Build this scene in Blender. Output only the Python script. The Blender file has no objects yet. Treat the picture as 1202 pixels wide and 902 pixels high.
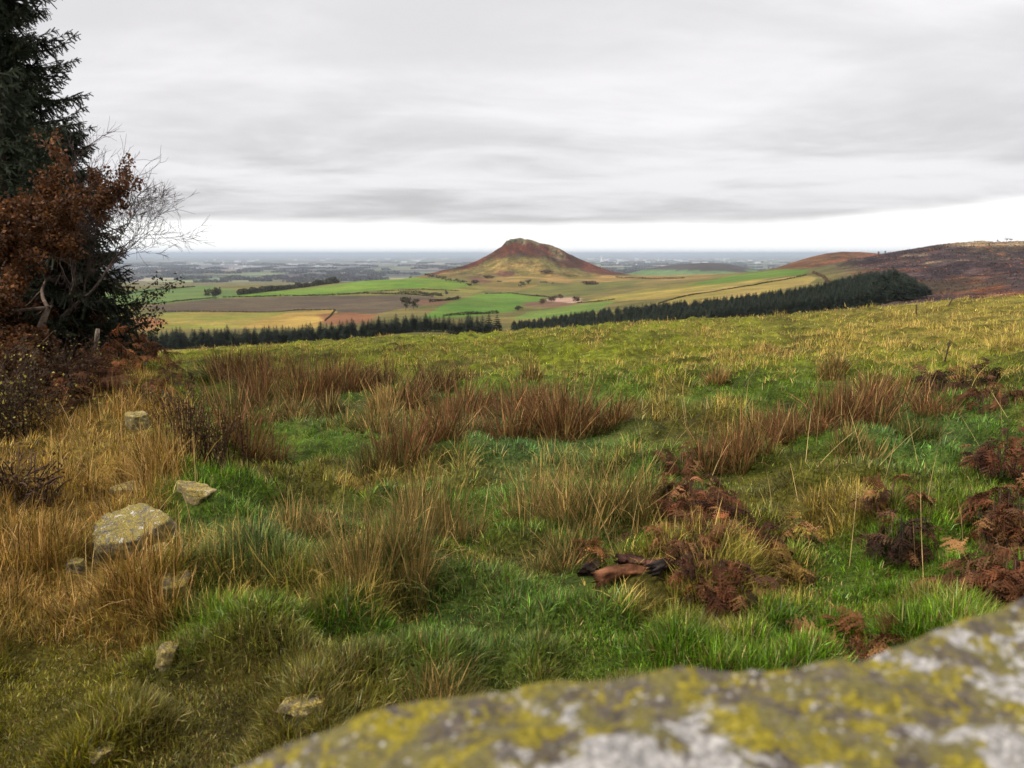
import bpy, math, random
import numpy as np
from mathutils import Vector

# ------------------------------------------------------------------ camera, sky, sun, exposure
S = bpy.context.scene
COL = S.collection
rng = np.random.default_rng(7)
random.seed(7)
ZC = 1.7                      # eye height
PITCH = math.atan((451 - 298) / 1000.0)
cam = bpy.data.cameras.new('camera')
cam.sensor_width = 36.0
cam.lens = 36.0 * 1000 / 1202
cam.clip_start = 0.05
cam.clip_end = 200000
cam.dof.use_dof = True
cam.dof.focus_distance = 9.0
cam.dof.aperture_fstop = 29.95 / 7.6
co = bpy.data.objects.new('camera', cam)
COL.objects.link(co)
co.location = (0, 0, ZC)
co.rotation_euler = (math.pi / 2 - PITCH, 0, 0)
S.camera = co

SUN_EL, SUN_AZ = math.radians(42), math.radians(-118)   # azimuth from +Y towards +X: behind the left shoulder
sd = Vector((math.sin(SUN_AZ) * math.cos(SUN_EL), math.cos(SUN_AZ) * math.cos(SUN_EL), math.sin(SUN_EL)))
sun = bpy.data.lights.new('sun', 'SUN')
sun.energy = 2.7
sun.angle = math.radians(11)
sun.color = (1.0, 0.93, 0.82)
so = bpy.data.objects.new('sun', sun)
COL.objects.link(so)
so.rotation_euler = (-sd).to_track_quat('-Z', 'Y').to_euler()

S.view_settings.view_transform = 'Standard'
S.view_settings.look = 'None'
S.view_settings.exposure = 0.55
S.view_settings.gamma = 1.0
S.view_settings.use_curve_mapping = False
S.render.engine = 'CYCLES'
S.cycles.max_bounces = 6
S.cycles.diffuse_bounces = 2
S.cycles.transmission_bounces = 3
S.cycles.transparent_max_bounces = 4
S.cycles.volume_bounces = 2
S.cycles.use_denoising = True


def N(nt, t, **kw):
    n = nt.nodes.new(t)
    for k, v in kw.items():
        setattr(n, k, v)
    return n


def link(nt, a, b):
    nt.links.new(a, b)


def math_node(nt, op, a, b=None, c=None, clamp=False):
    n = N(nt, 'ShaderNodeMath', operation=op, use_clamp=clamp)
    for i, v in enumerate((a, b, c)):
        if v is None:
            continue
        if isinstance(v, (int, float)):
            n.inputs[i].default_value = v
        else:
            link(nt, v, n.inputs[i])
    return n.outputs[0]


def mixc(nt, f, a, b, mode='MIX'):
    n = N(nt, 'ShaderNodeMix', data_type='RGBA', blend_type=mode)
    n.clamp_result = False
    for i, v in ((0, f), (6, a), (7, b)):
        if isinstance(v, (int, float)):
            n.inputs[i].default_value = v
        elif isinstance(v, tuple):
            n.inputs[i].default_value = (*v, 1)
        else:
            link(nt, v, n.inputs[i])
    return n.outputs[2]


def ramp(nt, f, stops, interp='LINEAR'):
    n = N(nt, 'ShaderNodeValToRGB')
    cr = n.color_ramp
    cr.interpolation = interp
    while len(cr.elements) < len(stops):
        cr.elements.new(0.5)
    for e, (p, c) in zip(cr.elements, stops):
        e.position = p
        e.color = (*c, 1) if isinstance(c, tuple) else (c, c, c, 1)
    link(nt, f, n.inputs[0])
    return n.outputs[0]


def noise(nt, vec, scale, detail=4, rough=0.55, dist=0.0):
    n = N(nt, 'ShaderNodeTexNoise')
    n.inputs['Scale'].default_value = scale
    n.inputs['Detail'].default_value = detail
    n.inputs['Roughness'].default_value = rough
    n.inputs['Distortion'].default_value = dist
    if vec is not None:
        link(nt, vec, n.inputs['Vector'])
    return n.outputs['Fac']


def maprange(nt, v, a, b, c, d, smooth=True):
    n = N(nt, 'ShaderNodeMapRange')
    n.interpolation_type = 'SMOOTHSTEP' if smooth else 'LINEAR'
    for i, x in enumerate((v, a, b, c, d)):
        if isinstance(x, (int, float)):
            n.inputs[i].default_value = x
        else:
            link(nt, x, n.inputs[i])
    return n.outputs[0]


SKY_K = 0.1
w = bpy.data.worlds.new('World')
S.world = w
w.use_nodes = True
nt = w.node_tree
nt.nodes.clear()
bg = N(nt, 'ShaderNodeBackground')
bg.inputs['Strength'].default_value = SKY_K
wo = N(nt, 'ShaderNodeOutputWorld')
link(nt, bg.outputs[0], wo.inputs[0])
sky = N(nt, 'ShaderNodeTexSky', sky_type='NISHITA')
sky.sun_disc = False
sky.sun_elevation = SUN_EL
sky.sun_rotation = SUN_AZ
tc = N(nt, 'ShaderNodeTexCoord')
sep = N(nt, 'ShaderNodeSeparateXYZ')
link(nt, tc.outputs['Generated'], sep.inputs[0])
dx, dy, dz = sep.outputs
zc_ = math_node(nt, 'ADD', math_node(nt, 'MAXIMUM', dz, 0.0), 0.10)   # the deck sinks behind the curve of the earth
px_ = math_node(nt, 'DIVIDE', dx, zc_)
py_ = math_node(nt, 'DIVIDE', dy, zc_)
cmb = N(nt, 'ShaderNodeCombineXYZ')
link(nt, px_, cmb.inputs[0])
link(nt, py_, cmb.inputs[1])
P = cmb.outputs[0]
# cloud deck seen from below: soft large rolls, finer streaks with distance
mp = N(nt, 'ShaderNodeMapping')
mp.inputs['Scale'].default_value = (0.62, 0.85, 1.0)
mp.inputs['Rotation'].default_value = (0, 0, math.radians(-32))
mp.inputs['Location'].default_value = (3.1, 1.7, 0.0)
link(nt, P, mp.inputs[0])
n1 = noise(nt, mp.outputs[0], 0.95, 6, 0.56, 0.5)
n2 = noise(nt, mp.outputs[0], 0.34, 4, 0.5, 0.3)
n3 = noise(nt, mp.outputs[0], 3.0, 5, 0.6, 0.3)
nn = math_node(nt, 'ADD', math_node(nt, 'MULTIPLY', n1, 0.44), math_node(nt, 'MULTIPLY', n2, 0.45))
nn = math_node(nt, 'ADD', nn, math_node(nt, 'MULTIPLY', n3, 0.11))
sh = maprange(nt, nn, 0.41, 0.59, 0.0, 1.0)
el = math_node(nt, 'ARCSINE', dz)      # elevation, radians
dark = maprange(nt, el, 0.05, 0.20, 0.405, 0.535)
lite = maprange(nt, el, 0.04, 0.16, 0.605, 0.675)
tone = math_node(nt, 'ADD', math_node(nt, 'MULTIPLY', dark, math_node(nt, 'SUBTRACT', 1.0, sh)), math_node(nt, 'MULTIPLY', lite, sh))
# overhead and behind the viewer the overcast is thinner and brighter
boost = maprange(nt, el, 0.33, 1.2, 1.0, 2.4)
tone = math_node(nt, 'MULTIPLY', tone, boost)
cc = N(nt, 'ShaderNodeCombineColor')
link(nt, math_node(nt, 'MULTIPLY', tone, 1.0), cc.inputs[0])
link(nt, math_node(nt, 'MULTIPLY', tone, 0.978), cc.inputs[1])
link(nt, math_node(nt, 'MULTIPLY', tone, 1.0), cc.inputs[2])
# clear bright strip under the far edge of the deck
edge_n = noise(nt, tc.outputs['Generated'], 2.3, 5, 0.6, 0.4)
edge_f = noise(nt, P, 0.8, 3, 0.5, 0.0)
side = maprange(nt, dx, 0.28, 0.60, 0.0, 0.022)
edge_el = math_node(nt, 'ADD', math_node(nt, 'ADD', math_node(nt, 'MULTIPLY', math_node(nt, 'SUBTRACT', edge_n, 0.5), 0.022), math_node(nt, 'MULTIPLY', math_node(nt, 'SUBTRACT', edge_f, 0.5), 0.010)), math_node(nt, 'ADD', side, 0.034))
em = maprange(nt, math_node(nt, 'SUBTRACT', el, edge_el), -0.005, 0.009, 1.0, 0.0)
skyc = mixc(nt, em, cc.outputs[0], (0.86, 0.86, 0.85))
sc_ = N(nt, 'ShaderNodeVectorMath', operation='SCALE')
link(nt, skyc, sc_.inputs[0])
sc_.inputs['Scale'].default_value = 1.0 / SKY_K
fin = mixc(nt, 0.03, sc_.outputs[0], sky.outputs[0])
link(nt, fin, bg.inputs['Color'])

# ------------------------------------------------------------------ numpy helpers
cp, sp = math.cos(PITCH), math.sin(PITCH)


def proj(x, y, z):
    Z = z - ZC
    dep = y * cp - Z * sp
    v = y * sp + Z * cp
    return 601 + 1000 * x / dep, 451 - 1000 * v / dep


def z_from_row(py, d):
    t = (451 - py) / 1000.0
    return ZC + d * (t * cp - sp) / (cp + t * sp)


def x_from_col(px, d, z):
    return (px - 601) / 1000.0 * (d * cp - (z - ZC) * sp)


def _hash(ix, iy, seed):
    h = (ix.astype(np.int64) * 374761393 + iy.astype(np.int64) * 668265263 + seed * 1442695041) & 0x7fffffff
    h = ((h ^ (h >> 13)) * 1274126177) & 0x7fffffff
    h = ((h ^ (h >> 16)) * 1103515245 + 12345) & 0x7fffffff
    return ((h ^ (h >> 11)) & 0xffffff) / float(0xffffff)


def vnoise(x, y, seed=0):
    x = np.asarray(x, float); y = np.asarray(y, float)
    ix = np.floor(x); iy = np.floor(y)
    fx = x - ix; fy = y - iy
    fx = fx * fx * (3 - 2 * fx); fy = fy * fy * (3 - 2 * fy)
    a = _hash(ix, iy, seed); b = _hash(ix + 1, iy, seed)
    c = _hash(ix, iy + 1, seed); d = _hash(ix + 1, iy + 1, seed)
    return (a * (1 - fx) + b * fx) * (1 - fy) + (c * (1 - fx) + d * fx) * fy


def fbm(x, y, seed=0, o=4, g=0.5):
    s = 0; a = 1; t = 0
    x = np.asarray(x, float); y = np.asarray(y, float)
    for i in range(o):
        s = s + a * vnoise(x * 2 ** i + 17.3 * i, y * 2 ** i - 9.1 * i, seed + i)
        t += a; a *= g
    return s / t


def sstep(a, b, x):
    t = np.clip((x - a) / (b - a), 0, 1)
    return t * t * (3 - 2 * t)


def mesh_np(name, verts, quads=None, tris=None, cols=None, smooth=False):
    me = bpy.data.meshes.new(name)
    verts = np.asarray(verts, np.float32).reshape(-1, 3)
    me.vertices.add(len(verts))
    me.vertices.foreach_set('co', verts.ravel())
    q = np.zeros((0, 4), np.int32) if quads is None else np.asarray(quads, np.int32).reshape(-1, 4)
    t = np.zeros((0, 3), np.int32) if tris is None else np.asarray(tris, np.int32).reshape(-1, 3)
    lv = np.concatenate([q.ravel(), t.ravel()])
    me.loops.add(len(lv))
    me.loops.foreach_set('vertex_index', lv)
    me.polygons.add(len(q) + len(t))
    ls = np.concatenate([np.arange(len(q)) * 4, len(q) * 4 + np.arange(len(t)) * 3]).astype(np.int32)
    me.polygons.foreach_set('loop_start', ls)
    if smooth:
        me.polygons.foreach_set('use_smooth', np.ones(len(q) + len(t), bool))
    if cols is not None:
        ca = me.color_attributes.new('Col', 'FLOAT_COLOR', 'POINT')
        c = np.ones((len(verts), 4), np.float32)
        c[:, :3] = cols
        ca.data.foreach_set('color', c.ravel())
    me.update(calc_edges=True)
    return me


class Geo:
    """collects vertices, faces and colours that end as ONE mesh"""
    def __init__(s):
        s.v = []; s.q = []; s.t = []; s.c = []; s.n = 0

    def add(s, v, q=None, t=None, c=(0.2, 0.2, 0.2)):
        v = np.asarray(v, float).reshape(-1, 3)
        if q is not None and len(q): s.q.append(np.asarray(q).reshape(-1, 4) + s.n)
        if t is not None and len(t): s.t.append(np.asarray(t).reshape(-1, 3) + s.n)
        c = np.asarray(c, float)
        s.c.append(np.broadcast_to(c, (len(v), 3)))
        s.v.append(v); s.n += len(v)

    def mesh(s, name, smooth=False):
        return mesh_np(name, np.concatenate(s.v), np.concatenate(s.q) if s.q else None,
                       np.concatenate(s.t) if s.t else None, np.concatenate(s.c), smooth)


def obj(name, me, mat, parent=None, loc=None):
    o = bpy.data.objects.new(name, me)
    COL.objects.link(o)
    if mat is not None and me is not None:
        for m in (mat if isinstance(mat, (list, tuple)) else [mat]):
            me.materials.append(m)
    if parent: o.parent = parent
    if loc is not None: o.location = loc
    return o


def tag(o, label=None, cat=None, group=None, kind=None):
    if label: o['label'] = label
    if cat: o['category'] = cat
    if group: o['group'] = group
    if kind: o['kind'] = kind
    return o


def thing(name, loc, label, cat, group=None):
    o = bpy.data.objects.new(name, None)
    COL.objects.link(o)
    o.location = loc
    o.empty_display_size = 0.2
    return tag(o, label, cat, group)


def blades(g, base, h, wd, az, lean, curve, col, segs=2, tipcol=None):
    """tapered ribbons: base (n,3)"""
    n = len(base)
    h = np.broadcast_to(h, n); wd = np.broadcast_to(wd, n)
    fa = az + np.pi / 2 + rng.normal(0, 0.6, n)
    wv = np.stack([np.cos(fa), np.sin(fa), np.zeros(n)], 1) * (wd / 2)[:, None]
    p = np.array(base, float)
    rows = []
    step = h / segs
    col = np.broadcast_to(np.asarray(col, float), (n, 3))
    tip = col if tipcol is None else np.broadcast_to(np.asarray(tipcol, float), (n, 3))
    cl = []
    for k in range(segs + 1):
        f = k / segs
        taper = 1 - 0.35 * f
        c = col * (1 - f) + tip * f
        if k < segs:
            rows.append(p - wv * taper); rows.append(p + wv * taper)
            cl += [c, c]
        else:
            rows.append(p.copy()); cl.append(c)
        th = np.clip(lean + curve * (k + 0.5) / segs, -2.4, 2.4)
        p = p + np.stack([np.cos(az) * np.sin(th), np.sin(az) * np.sin(th), np.cos(th)], 1) * step[:, None]
    m = 2 * segs + 1
    V = np.stack(rows, 1).reshape(-1, 3)
    C = np.stack(cl, 1).reshape(-1, 3)
    off = (np.arange(n) * m)[:, None]
    q = [off + np.array([2 * k, 2 * k + 1, 2 * k + 3, 2 * k + 2]) for k in range(segs - 1)]
    t = off + np.array([2 * segs - 2, 2 * segs - 1, 2 * segs])
    g.add(V, np.concatenate(q) if q else None, t, C)


def tubes(g, p0, p1, r0, r1, col, k=5):
    p0 = np.asarray(p0, float); p1 = np.asarray(p1, float)
    n = len(p0)
    if n == 0: return
    d = p1 - p0
    d /= np.linalg.norm(d, axis=1, keepdims=True) + 1e-9
    ref = np.where(np.abs(d[:, 2:3]) > 0.9, np.array([[1., 0, 0]]), np.array([[0, 0, 1.]]))
    a = np.cross(d, ref); a /= np.linalg.norm(a, axis=1, keepdims=True) + 1e-9
    b = np.cross(d, a)
    ang = np.arange(k) * 2 * np.pi / k
    ring = a[:, None, :] * np.cos(ang)[None, :, None] + b[:, None, :] * np.sin(ang)[None, :, None]
    v0 = p0[:, None, :] + ring * np.asarray(r0, float)[:, None, None]
    v1 = p1[:, None, :] + ring * np.asarray(r1, float)[:, None, None]
    V = np.concatenate([v0, v1], 1).reshape(-1, 3)
    off = (np.arange(n) * 2 * k)[:, None]
    q = np.concatenate([off + np.array([i, (i + 1) % k, k + (i + 1) % k, k + i]) for i in range(k)])
    c = np.asarray(col, float)
    if c.ndim == 2: c = np.repeat(c, 2 * k, axis=0)
    g.add(V, q, None, c)


def leaf_quads(g, cen, size, col, flat=0.0, elong=1.6):
    """randomly turned diamond leaves / leaf clumps"""
    n = len(cen)
    a = rng.normal(0, 1, (n, 3)); a[:, 2] *= (1 - flat)
    a /= np.linalg.norm(a, axis=1, keepdims=True) + 1e-9
    r = rng.normal(0, 1, (n, 3))
    b = np.cross(a, r); b /= np.linalg.norm(b, axis=1, keepdims=True) + 1e-9
    s = np.broadcast_to(size, n)[:, None]
    V = np.stack([cen - a * s * elong / 2, cen + b * s / 2, cen + a * s * elong / 2, cen - b * s / 2], 1).reshape(-1, 3)
    q = (np.arange(n) * 4)[:, None] + np.array([0, 1, 2, 3])
    c = np.asarray(col, float)
    if c.ndim == 2: c = np.repeat(c, 4, axis=0)
    g.add(V, q, None, c)


def template(g, tv, tt, org, X, Y, Z, col):
    """place a small template (verts tv, tris tt) on many frames"""
    n = len(org); m = len(tv)
    V = org[:, None, :] + tv[None, :, 0, None] * X[:, None, :] + tv[None, :, 1, None] * Y[:, None, :] + tv[None, :, 2, None] * Z[:, None, :]
    T = (np.arange(n) * m)[:, None, None] + tt[None]
    c = np.asarray(col, float)
    if c.ndim == 2: c = np.repeat(c, m, axis=0)
    g.add(V.reshape(-1, 3), None, T.reshape(-1, 3), c)


# ------------------------------------------------------------------ materials
def mat_new(name):
    m = bpy.data.materials.new(name)
    m.use_nodes = True
    nt = m.node_tree
    nt.nodes.clear()
    out = N(nt, 'ShaderNodeOutputMaterial')
    return m, nt, out


def leaf_material(name, trans=0.35, rough=0.6, spec=0.25, var=0.35, vscale=6.0):
    m, nt, out = mat_new(name)
    at = N(nt, 'ShaderNodeAttribute', attribute_name='Col')
    tc = N(nt, 'ShaderNodeTexCoord')
    nz = noise(nt, tc.outputs['Object'], vscale, 3)
    f = maprange(nt, nz, 0.3, 0.7, 1 - var, 1 + var)
    sc = N(nt, 'ShaderNodeVectorMath', operation='SCALE')
    link(nt, at.outputs['Color'], sc.inputs[0]); link(nt, f, sc.inputs['Scale'])
    pb = N(nt, 'ShaderNodeBsdfPrincipled')
    pb.inputs['Roughness'].default_value = rough
    pb.inputs['Specular IOR Level'].default_value = spec
    link(nt, sc.outputs[0], pb.inputs['Base Color'])
    if trans > 0:
        tr = N(nt, 'ShaderNodeBsdfTranslucent')
        link(nt, sc.outputs[0], tr.inputs['Color'])
        mx = N(nt, 'ShaderNodeMixShader')
        mx.inputs[0].default_value = trans
        link(nt, pb.outputs[0], mx.inputs[1]); link(nt, tr.outputs[0], mx.inputs[2])
        link(nt, mx.outputs[0], out.inputs[0])
    else:
        link(nt, pb.outputs[0], out.inputs[0])
    return m


def land_material(name, scales=(0.02, 0.2, 1.5), amp=0.35, bump=0.0, bscale=0.5, tint=None):
    m, nt, out = mat_new(name)
    at = N(nt, 'ShaderNodeAttribute', attribute_name='Col')
    tc = N(nt, 'ShaderNodeTexCoord')
    f = None
    for i, s in enumerate(scales):
        nz = noise(nt, tc.outputs['Object'], s, 5, 0.6)
        r = maprange(nt, nz, 0.3, 0.7, 1 - amp, 1 + amp)
        f = r if f is None else math_node(nt, 'MULTIPLY', f, r)
    sc = N(nt, 'ShaderNodeVectorMath', operation='SCALE')
    link(nt, at.outputs['Color'], sc.inputs[0]); link(nt, f, sc.inputs['Scale'])
    c = sc.outputs[0]
    if tint:
        tn = noise(nt, tc.outputs['Object'], tint[1], 4, 0.6, 0.5)
        c = mixc(nt, maprange(nt, tn, tint[2], tint[3], 0, tint[4]), c, tint[0])
    pb = N(nt, 'ShaderNodeBsdfPrincipled')
    pb.inputs['Roughness'].default_value = 0.95
    pb.inputs['Specular IOR Level'].default_value = 0.1
    link(nt, c, pb.inputs['Base Color'])
    if bump:
        bn = noise(nt, tc.outputs['Object'], bscale, 6, 0.65)
        b = N(nt, 'ShaderNodeBump')
        b.inputs['Strength'].default_value = 1.0
        b.inputs['Distance'].default_value = bump
        link(nt, bn, b.inputs['Height']); link(nt, b.outputs[0], pb.inputs['Normal'])
    link(nt, pb.outputs[0], out.inputs[0])
    return m


def stone_material(name, base=(0.17, 0.155, 0.14), moss=(0.26, 0.19, 0.02), pale=(0.50, 0.48, 0.45), k=1.0, moss_t=0.5, pale_t=0.56, olive=(0.10, 0.085, 0.03), zones=False):
    m, nt, out = mat_new(name)
    tc = N(nt, 'ShaderNodeTexCoord')
    o = tc.outputs['Object']
    g1 = noise(nt, o, 9 * k, 8, 0.7)
    c = mixc(nt, maprange(nt, g1, 0.3, 0.7, 0, 1), tuple(x * 0.45 for x in base), tuple(x * 1.35 for x in base))
    ol = noise(nt, o, 3.2 * k, 7, 0.68, 0.4)
    c = mixc(nt, maprange(nt, ol, 0.44, 0.54, 0, 0.85), c, olive)
    geo = N(nt, 'ShaderNodeNewGeometry')
    sp_ = N(nt, 'ShaderNodeSeparateXYZ')
    link(nt, geo.outputs['Normal'], sp_.inputs[0])
    upm = maprange(nt, sp_.outputs[2], 0.05, 0.6, 0.25, 1.0)
    ms = noise(nt, o, 4.3 * k, 8, 0.72, 0.6)
    mv = noise(nt, o, 26 * k, 4, 0.6)
    mcol = mixc(nt, maprange(nt, mv, 0.3, 0.7, 0, 1), tuple(x * 0.5 for x in moss), tuple(min(1, x * 1.45) for x in moss))
    c = mixc(nt, math_node(nt, 'MULTIPLY', maprange(nt, ms, moss_t, moss_t + 0.05, 0, 0.95), upm), c, mcol)
    pl = noise(nt, o, 2.6 * k, 9, 0.7, 0.5)
    pv = noise(nt, o, 20 * k, 5, 0.65)
    if zones:      # whole areas of bare pale crust between mossy ones
        zn = noise(nt, o, 3.1, 3, 0.5, 0.3)
        pl = math_node(nt, 'ADD', pl, maprange(nt, zn, 0.38, 0.62, -0.10, 0.085))
    pcol = mixc(nt, maprange(nt, pv, 0.35, 0.62, 0, 1), tuple(x * 0.45 for x in pale), pale)
    c = mixc(nt, math_node(nt, 'MULTIPLY', maprange(nt, pl, pale_t, pale_t + 0.035, 0, 1), upm), c, pcol)
    sv = N(nt, 'ShaderNodeTexVoronoi')
    sv.inputs['Scale'].default_value = 16 * k
    link(nt, o, sv.inputs['Vector'])
    spn = noise(nt, o, 5 * k, 3)
    spk = math_node(nt, 'MULTIPLY', maprange(nt, sv.outputs['Distance'], 0.12, 0.3, 1, 0), maprange(nt, spn, 0.47, 0.55, 0, 0.8))
    c = mixc(nt, math_node(nt, 'MULTIPLY', spk, upm), c, tuple(min(1, x * 1.05) for x in pale))
    gr = noise(nt, o, 34 * k, 6, 0.75)      # grain and pits of gritstone
    gs = N(nt, 'ShaderNodeVectorMath', operation='SCALE')
    link(nt, c, gs.inputs[0]); link(nt, maprange(nt, gr, 0.32, 0.68, 0.45, 1.45), gs.inputs['Scale'])
    c = gs.outputs[0]
    pb = N(nt, 'ShaderNodeBsdfPrincipled')
    pb.inputs['Roughness'].default_value = 0.9
    pb.inputs['Specular IOR Level'].default_value = 0.2
    link(nt, c, pb.inputs['Base Color'])
    b = N(nt, 'ShaderNodeBump')
    b.inputs['Strength'].default_value = 0.9
    b.inputs['Distance'].default_value = 0.02 / k
    bn = noise(nt, o, 14 * k, 9, 0.72)
    link(nt, bn, b.inputs['Height']); link(nt, b.outputs[0], pb.inputs['Normal'])
    link(nt, pb.outputs[0], out.inputs[0])
    return m


M_GRASS = leaf_material('grass_blades', 0.28, 0.5, 0.25, 0.3, 3.0)
M_DRY = leaf_material('dry_stems', 0.25, 0.65, 0.14, 0.3, 8.0)
M_FERN = leaf_material('dead_fern', 0.2, 0.8, 0.15, 0.4, 9.0)
M_LEAF = leaf_material('leaves', 0.3, 0.6, 0.2, 0.35, 2.0)
M_NEEDLE = leaf_material('needles', 0.12, 0.65, 0.2, 0.35, 1.2)
M_BARK = land_material('bark', (3.0, 14.0), 0.4, 0.02, 18.0)
M_SOIL = land_material('meadow_soil', (0.5, 5.0, 40.0), 0.45, 0.04, 22.0)
M_FIELD = land_material('field_cover', (0.006, 0.05, 0.35), 0.22, 0.8, 0.12)
M_HEATH = land_material('heath_cover', (0.03, 0.14, 0.5), 0.42, 1.6, 0.25)
M_HILL = land_material('hill_cover', (0.012, 0.06, 0.22), 0.42, 4.0, 0.07)
M_PLAIN = land_material('plain_cover', (0.0008, 0.004), 0.25)
M_WOOD = leaf_material('far_foliage', 0.1, 0.8, 0.1, 0.4, 0.4)
M_STONE = stone_material('lichen_stone', (0.12, 0.10, 0.075), (0.19, 0.145, 0.03), (0.44, 0.41, 0.34), 5.0, 0.45, 0.575, (0.13, 0.11, 0.04))
M_STONE_Y = stone_material('yellow_lichen_stone', (0.14, 0.11, 0.06), (0.23, 0.17, 0.04), (0.38, 0.31, 0.17), 4.0, 0.46, 0.57)
M_BOULDER = stone_material('boulder_stone', (0.085, 0.068, 0.055), (0.18, 0.145, 0.012), (0.37, 0.35, 0.325), 6.2, 0.50, 0.545, (0.125, 0.108, 0.030), True)


def paint_material(name, c, rough=0.7, v=0.15):
    m, nt, out = mat_new(name)
    tc = N(nt, 'ShaderNodeTexCoord')
    nz = noise(nt, tc.outputs['Object'], 0.3, 3)
    cc = mixc(nt, maprange(nt, nz, 0.3, 0.7, 0, 1), tuple(x * (1 - v) for x in c), c)
    pb = N(nt, 'ShaderNodeBsdfPrincipled')
    pb.inputs['Roughness'].default_value = rough
    link(nt, cc, pb.inputs['Base Color']); link(nt, pb.outputs[0], out.inputs[0])
    return m


M_WALL = paint_material('pale_cladding', (0.78, 0.78, 0.78))
M_ROOF = paint_material('grey_roof', (0.55, 0.56, 0.60))
M_CRAG = stone_material('crag_rock', (0.115, 0.095, 0.065), (0.12, 0.11, 0.03), (0.24, 0.21, 0.16), 0.03, 0.5, 0.55)

# ------------------------------------------------------------------ meadow height
def meadow_z(x, y):
    x = np.asarray(x, float); y = np.asarray(y, float)
    z = 0.060 * x - 0.0445 * y
    z = z - 0.0035 * np.maximum(0, y - 34) ** 2 * (y < 95) - (0.0035 * 61 ** 2 + 0.427 * (y - 95)) * (y >= 95)
    bw = sstep(20, 36, y)
    z = z + bw * (0.36 * sstep(18, 28, x) - 0.11 * sstep(18, 8, x))
    far = sstep(2, 14, y)
    z = z + (fbm(x * 0.16, y * 0.16, 3, 3) - 0.5) * 0.55 * far
    z = z + (fbm(x * 1.1, y * 1.1, 11, 3) - 0.5) * 0.18 * sstep(1.0, 3.5, y)
    tus = fbm(x * 2.6, y * 2.6, 23, 2)
    z = z + np.maximum(0, tus - 0.42) * 0.46 * sstep(1.5, 4, y)
    # collapsed wall bank running away on the left
    xl = -1.3 - 0.47 * (y - 4.0)
    s = x - xl
    bank = 0.34 * np.exp(-(s / 0.8) ** 2) + 0.30 * sstep(0.3, -1.6, s)
    bank = bank + 0.55 * np.exp(-((s + 0.9) / 1.3) ** 2) * sstep(10, 19, y) * sstep(40, 25, y)
    z = z + bank * sstep(2.5, 6.5, y)
    return z


_dd = np.concatenate([np.arange(0.6, 6, 0.02), np.arange(6, 70, 0.05)])


def gp(px, py):
    """point of the meadow seen at a pixel of the photograph"""
    Z = np.zeros_like(_dd)
    x = (px - 601) / 1000.0 * _dd
    for _ in range(4):
        Z = meadow_z(x, _dd)
        x = x_from_col(px, _dd, Z)
    Z = meadow_z(x, _dd)
    r = proj(x, _dd, Z)[1]
    i = np.nonzero(r <= py)[0]
    i = i[0] if len(i) else int(np.argmin(r))
    return np.array([x[i], _dd[i], Z[i]])


def depth_of(p):
    return p[1] * cp - (p[2] - ZC) * sp


# ------------------------------------------------------------------ setting: meadow
def palette(px, py, n1, n2):
    """colour of the sward by place (green pasture, yellowed brow, golden bank, painted teal highlights)"""
    n = len(px)
    green = np.array([0.078, 0.162, 0.005]); lime = np.array([0.205, 0.245, 0.006])
    olive = np.array([0.125, 0.115, 0.012]); straw = np.array([0.50, 0.36, 0.12])
    gold = np.array([0.27, 0.155, 0.024]); teal = np.array([0.080, 0.175, 0.048])
    moss = np.array([0.135, 0.118, 0.008])
    c = green + (olive - green) * sstep(0.48, 0.66, n1)[:, None] * 0.9
    c = c + (np.array([0.24, 0.15, 0.03]) - c) * (sstep(0.54, 0.70, n2) * 0.6)[:, None]
    nearb = sstep(520, 700, py)[:, None]
    c = c * (1 - 0.10 * nearb)
    c = c + (np.array([0.11, 0.075, 0.02]) - c) * nearb * (sstep(0.50, 0.64, 0.5 * n1 + 0.5 * (1 - n2)) * 0.42)[:, None]
    far = sstep(470, 405, py - (px - 700) * -0.02)[:, None]
    c = c + (lime + (olive * 1.5 - lime) * 0.7 * sstep(0.45, 0.68, n2)[:, None] - c) * far
    rt = (sstep(700, 1150, px) * sstep(440, 380, py))[:, None]
    c = c + (np.array([0.36, 0.28, 0.045]) - c) * rt * 0.7
    for (ax, ay, r, q) in ((620, 520, 120, .8), (300, 640, 80, .7), (1080, 510, 90, .6), (380, 480, 60, .5), (560, 720, 150, .35)):  # blue-green highlights on the grass, painted into its colour as patches
        wgt = np.exp(-(((px - ax) / r) ** 2 + ((py - ay) / (r * 0.45)) ** 2))[:, None] * q
        c = c + (teal - c) * wgt
    edge = 215 + 40 * (n2 - 0.5) * 2 - 0.10 * (py - 500)
    lf = (sstep(edge + 30, edge - 50, px) * sstep(400, 470, py))[:, None]
    lf2 = lf * sstep(800, 700, py)[:, None]
    c = c + (gold - c) * lf2 * 0.85
    bl = lf * sstep(690, 800, py)[:, None]
    c = c + (moss - c) * bl * (0.4 + 0.6 * sstep(0.4, 0.6, n1))[:, None]
    return c, lf2[:, 0], far[:, 0]


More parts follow.
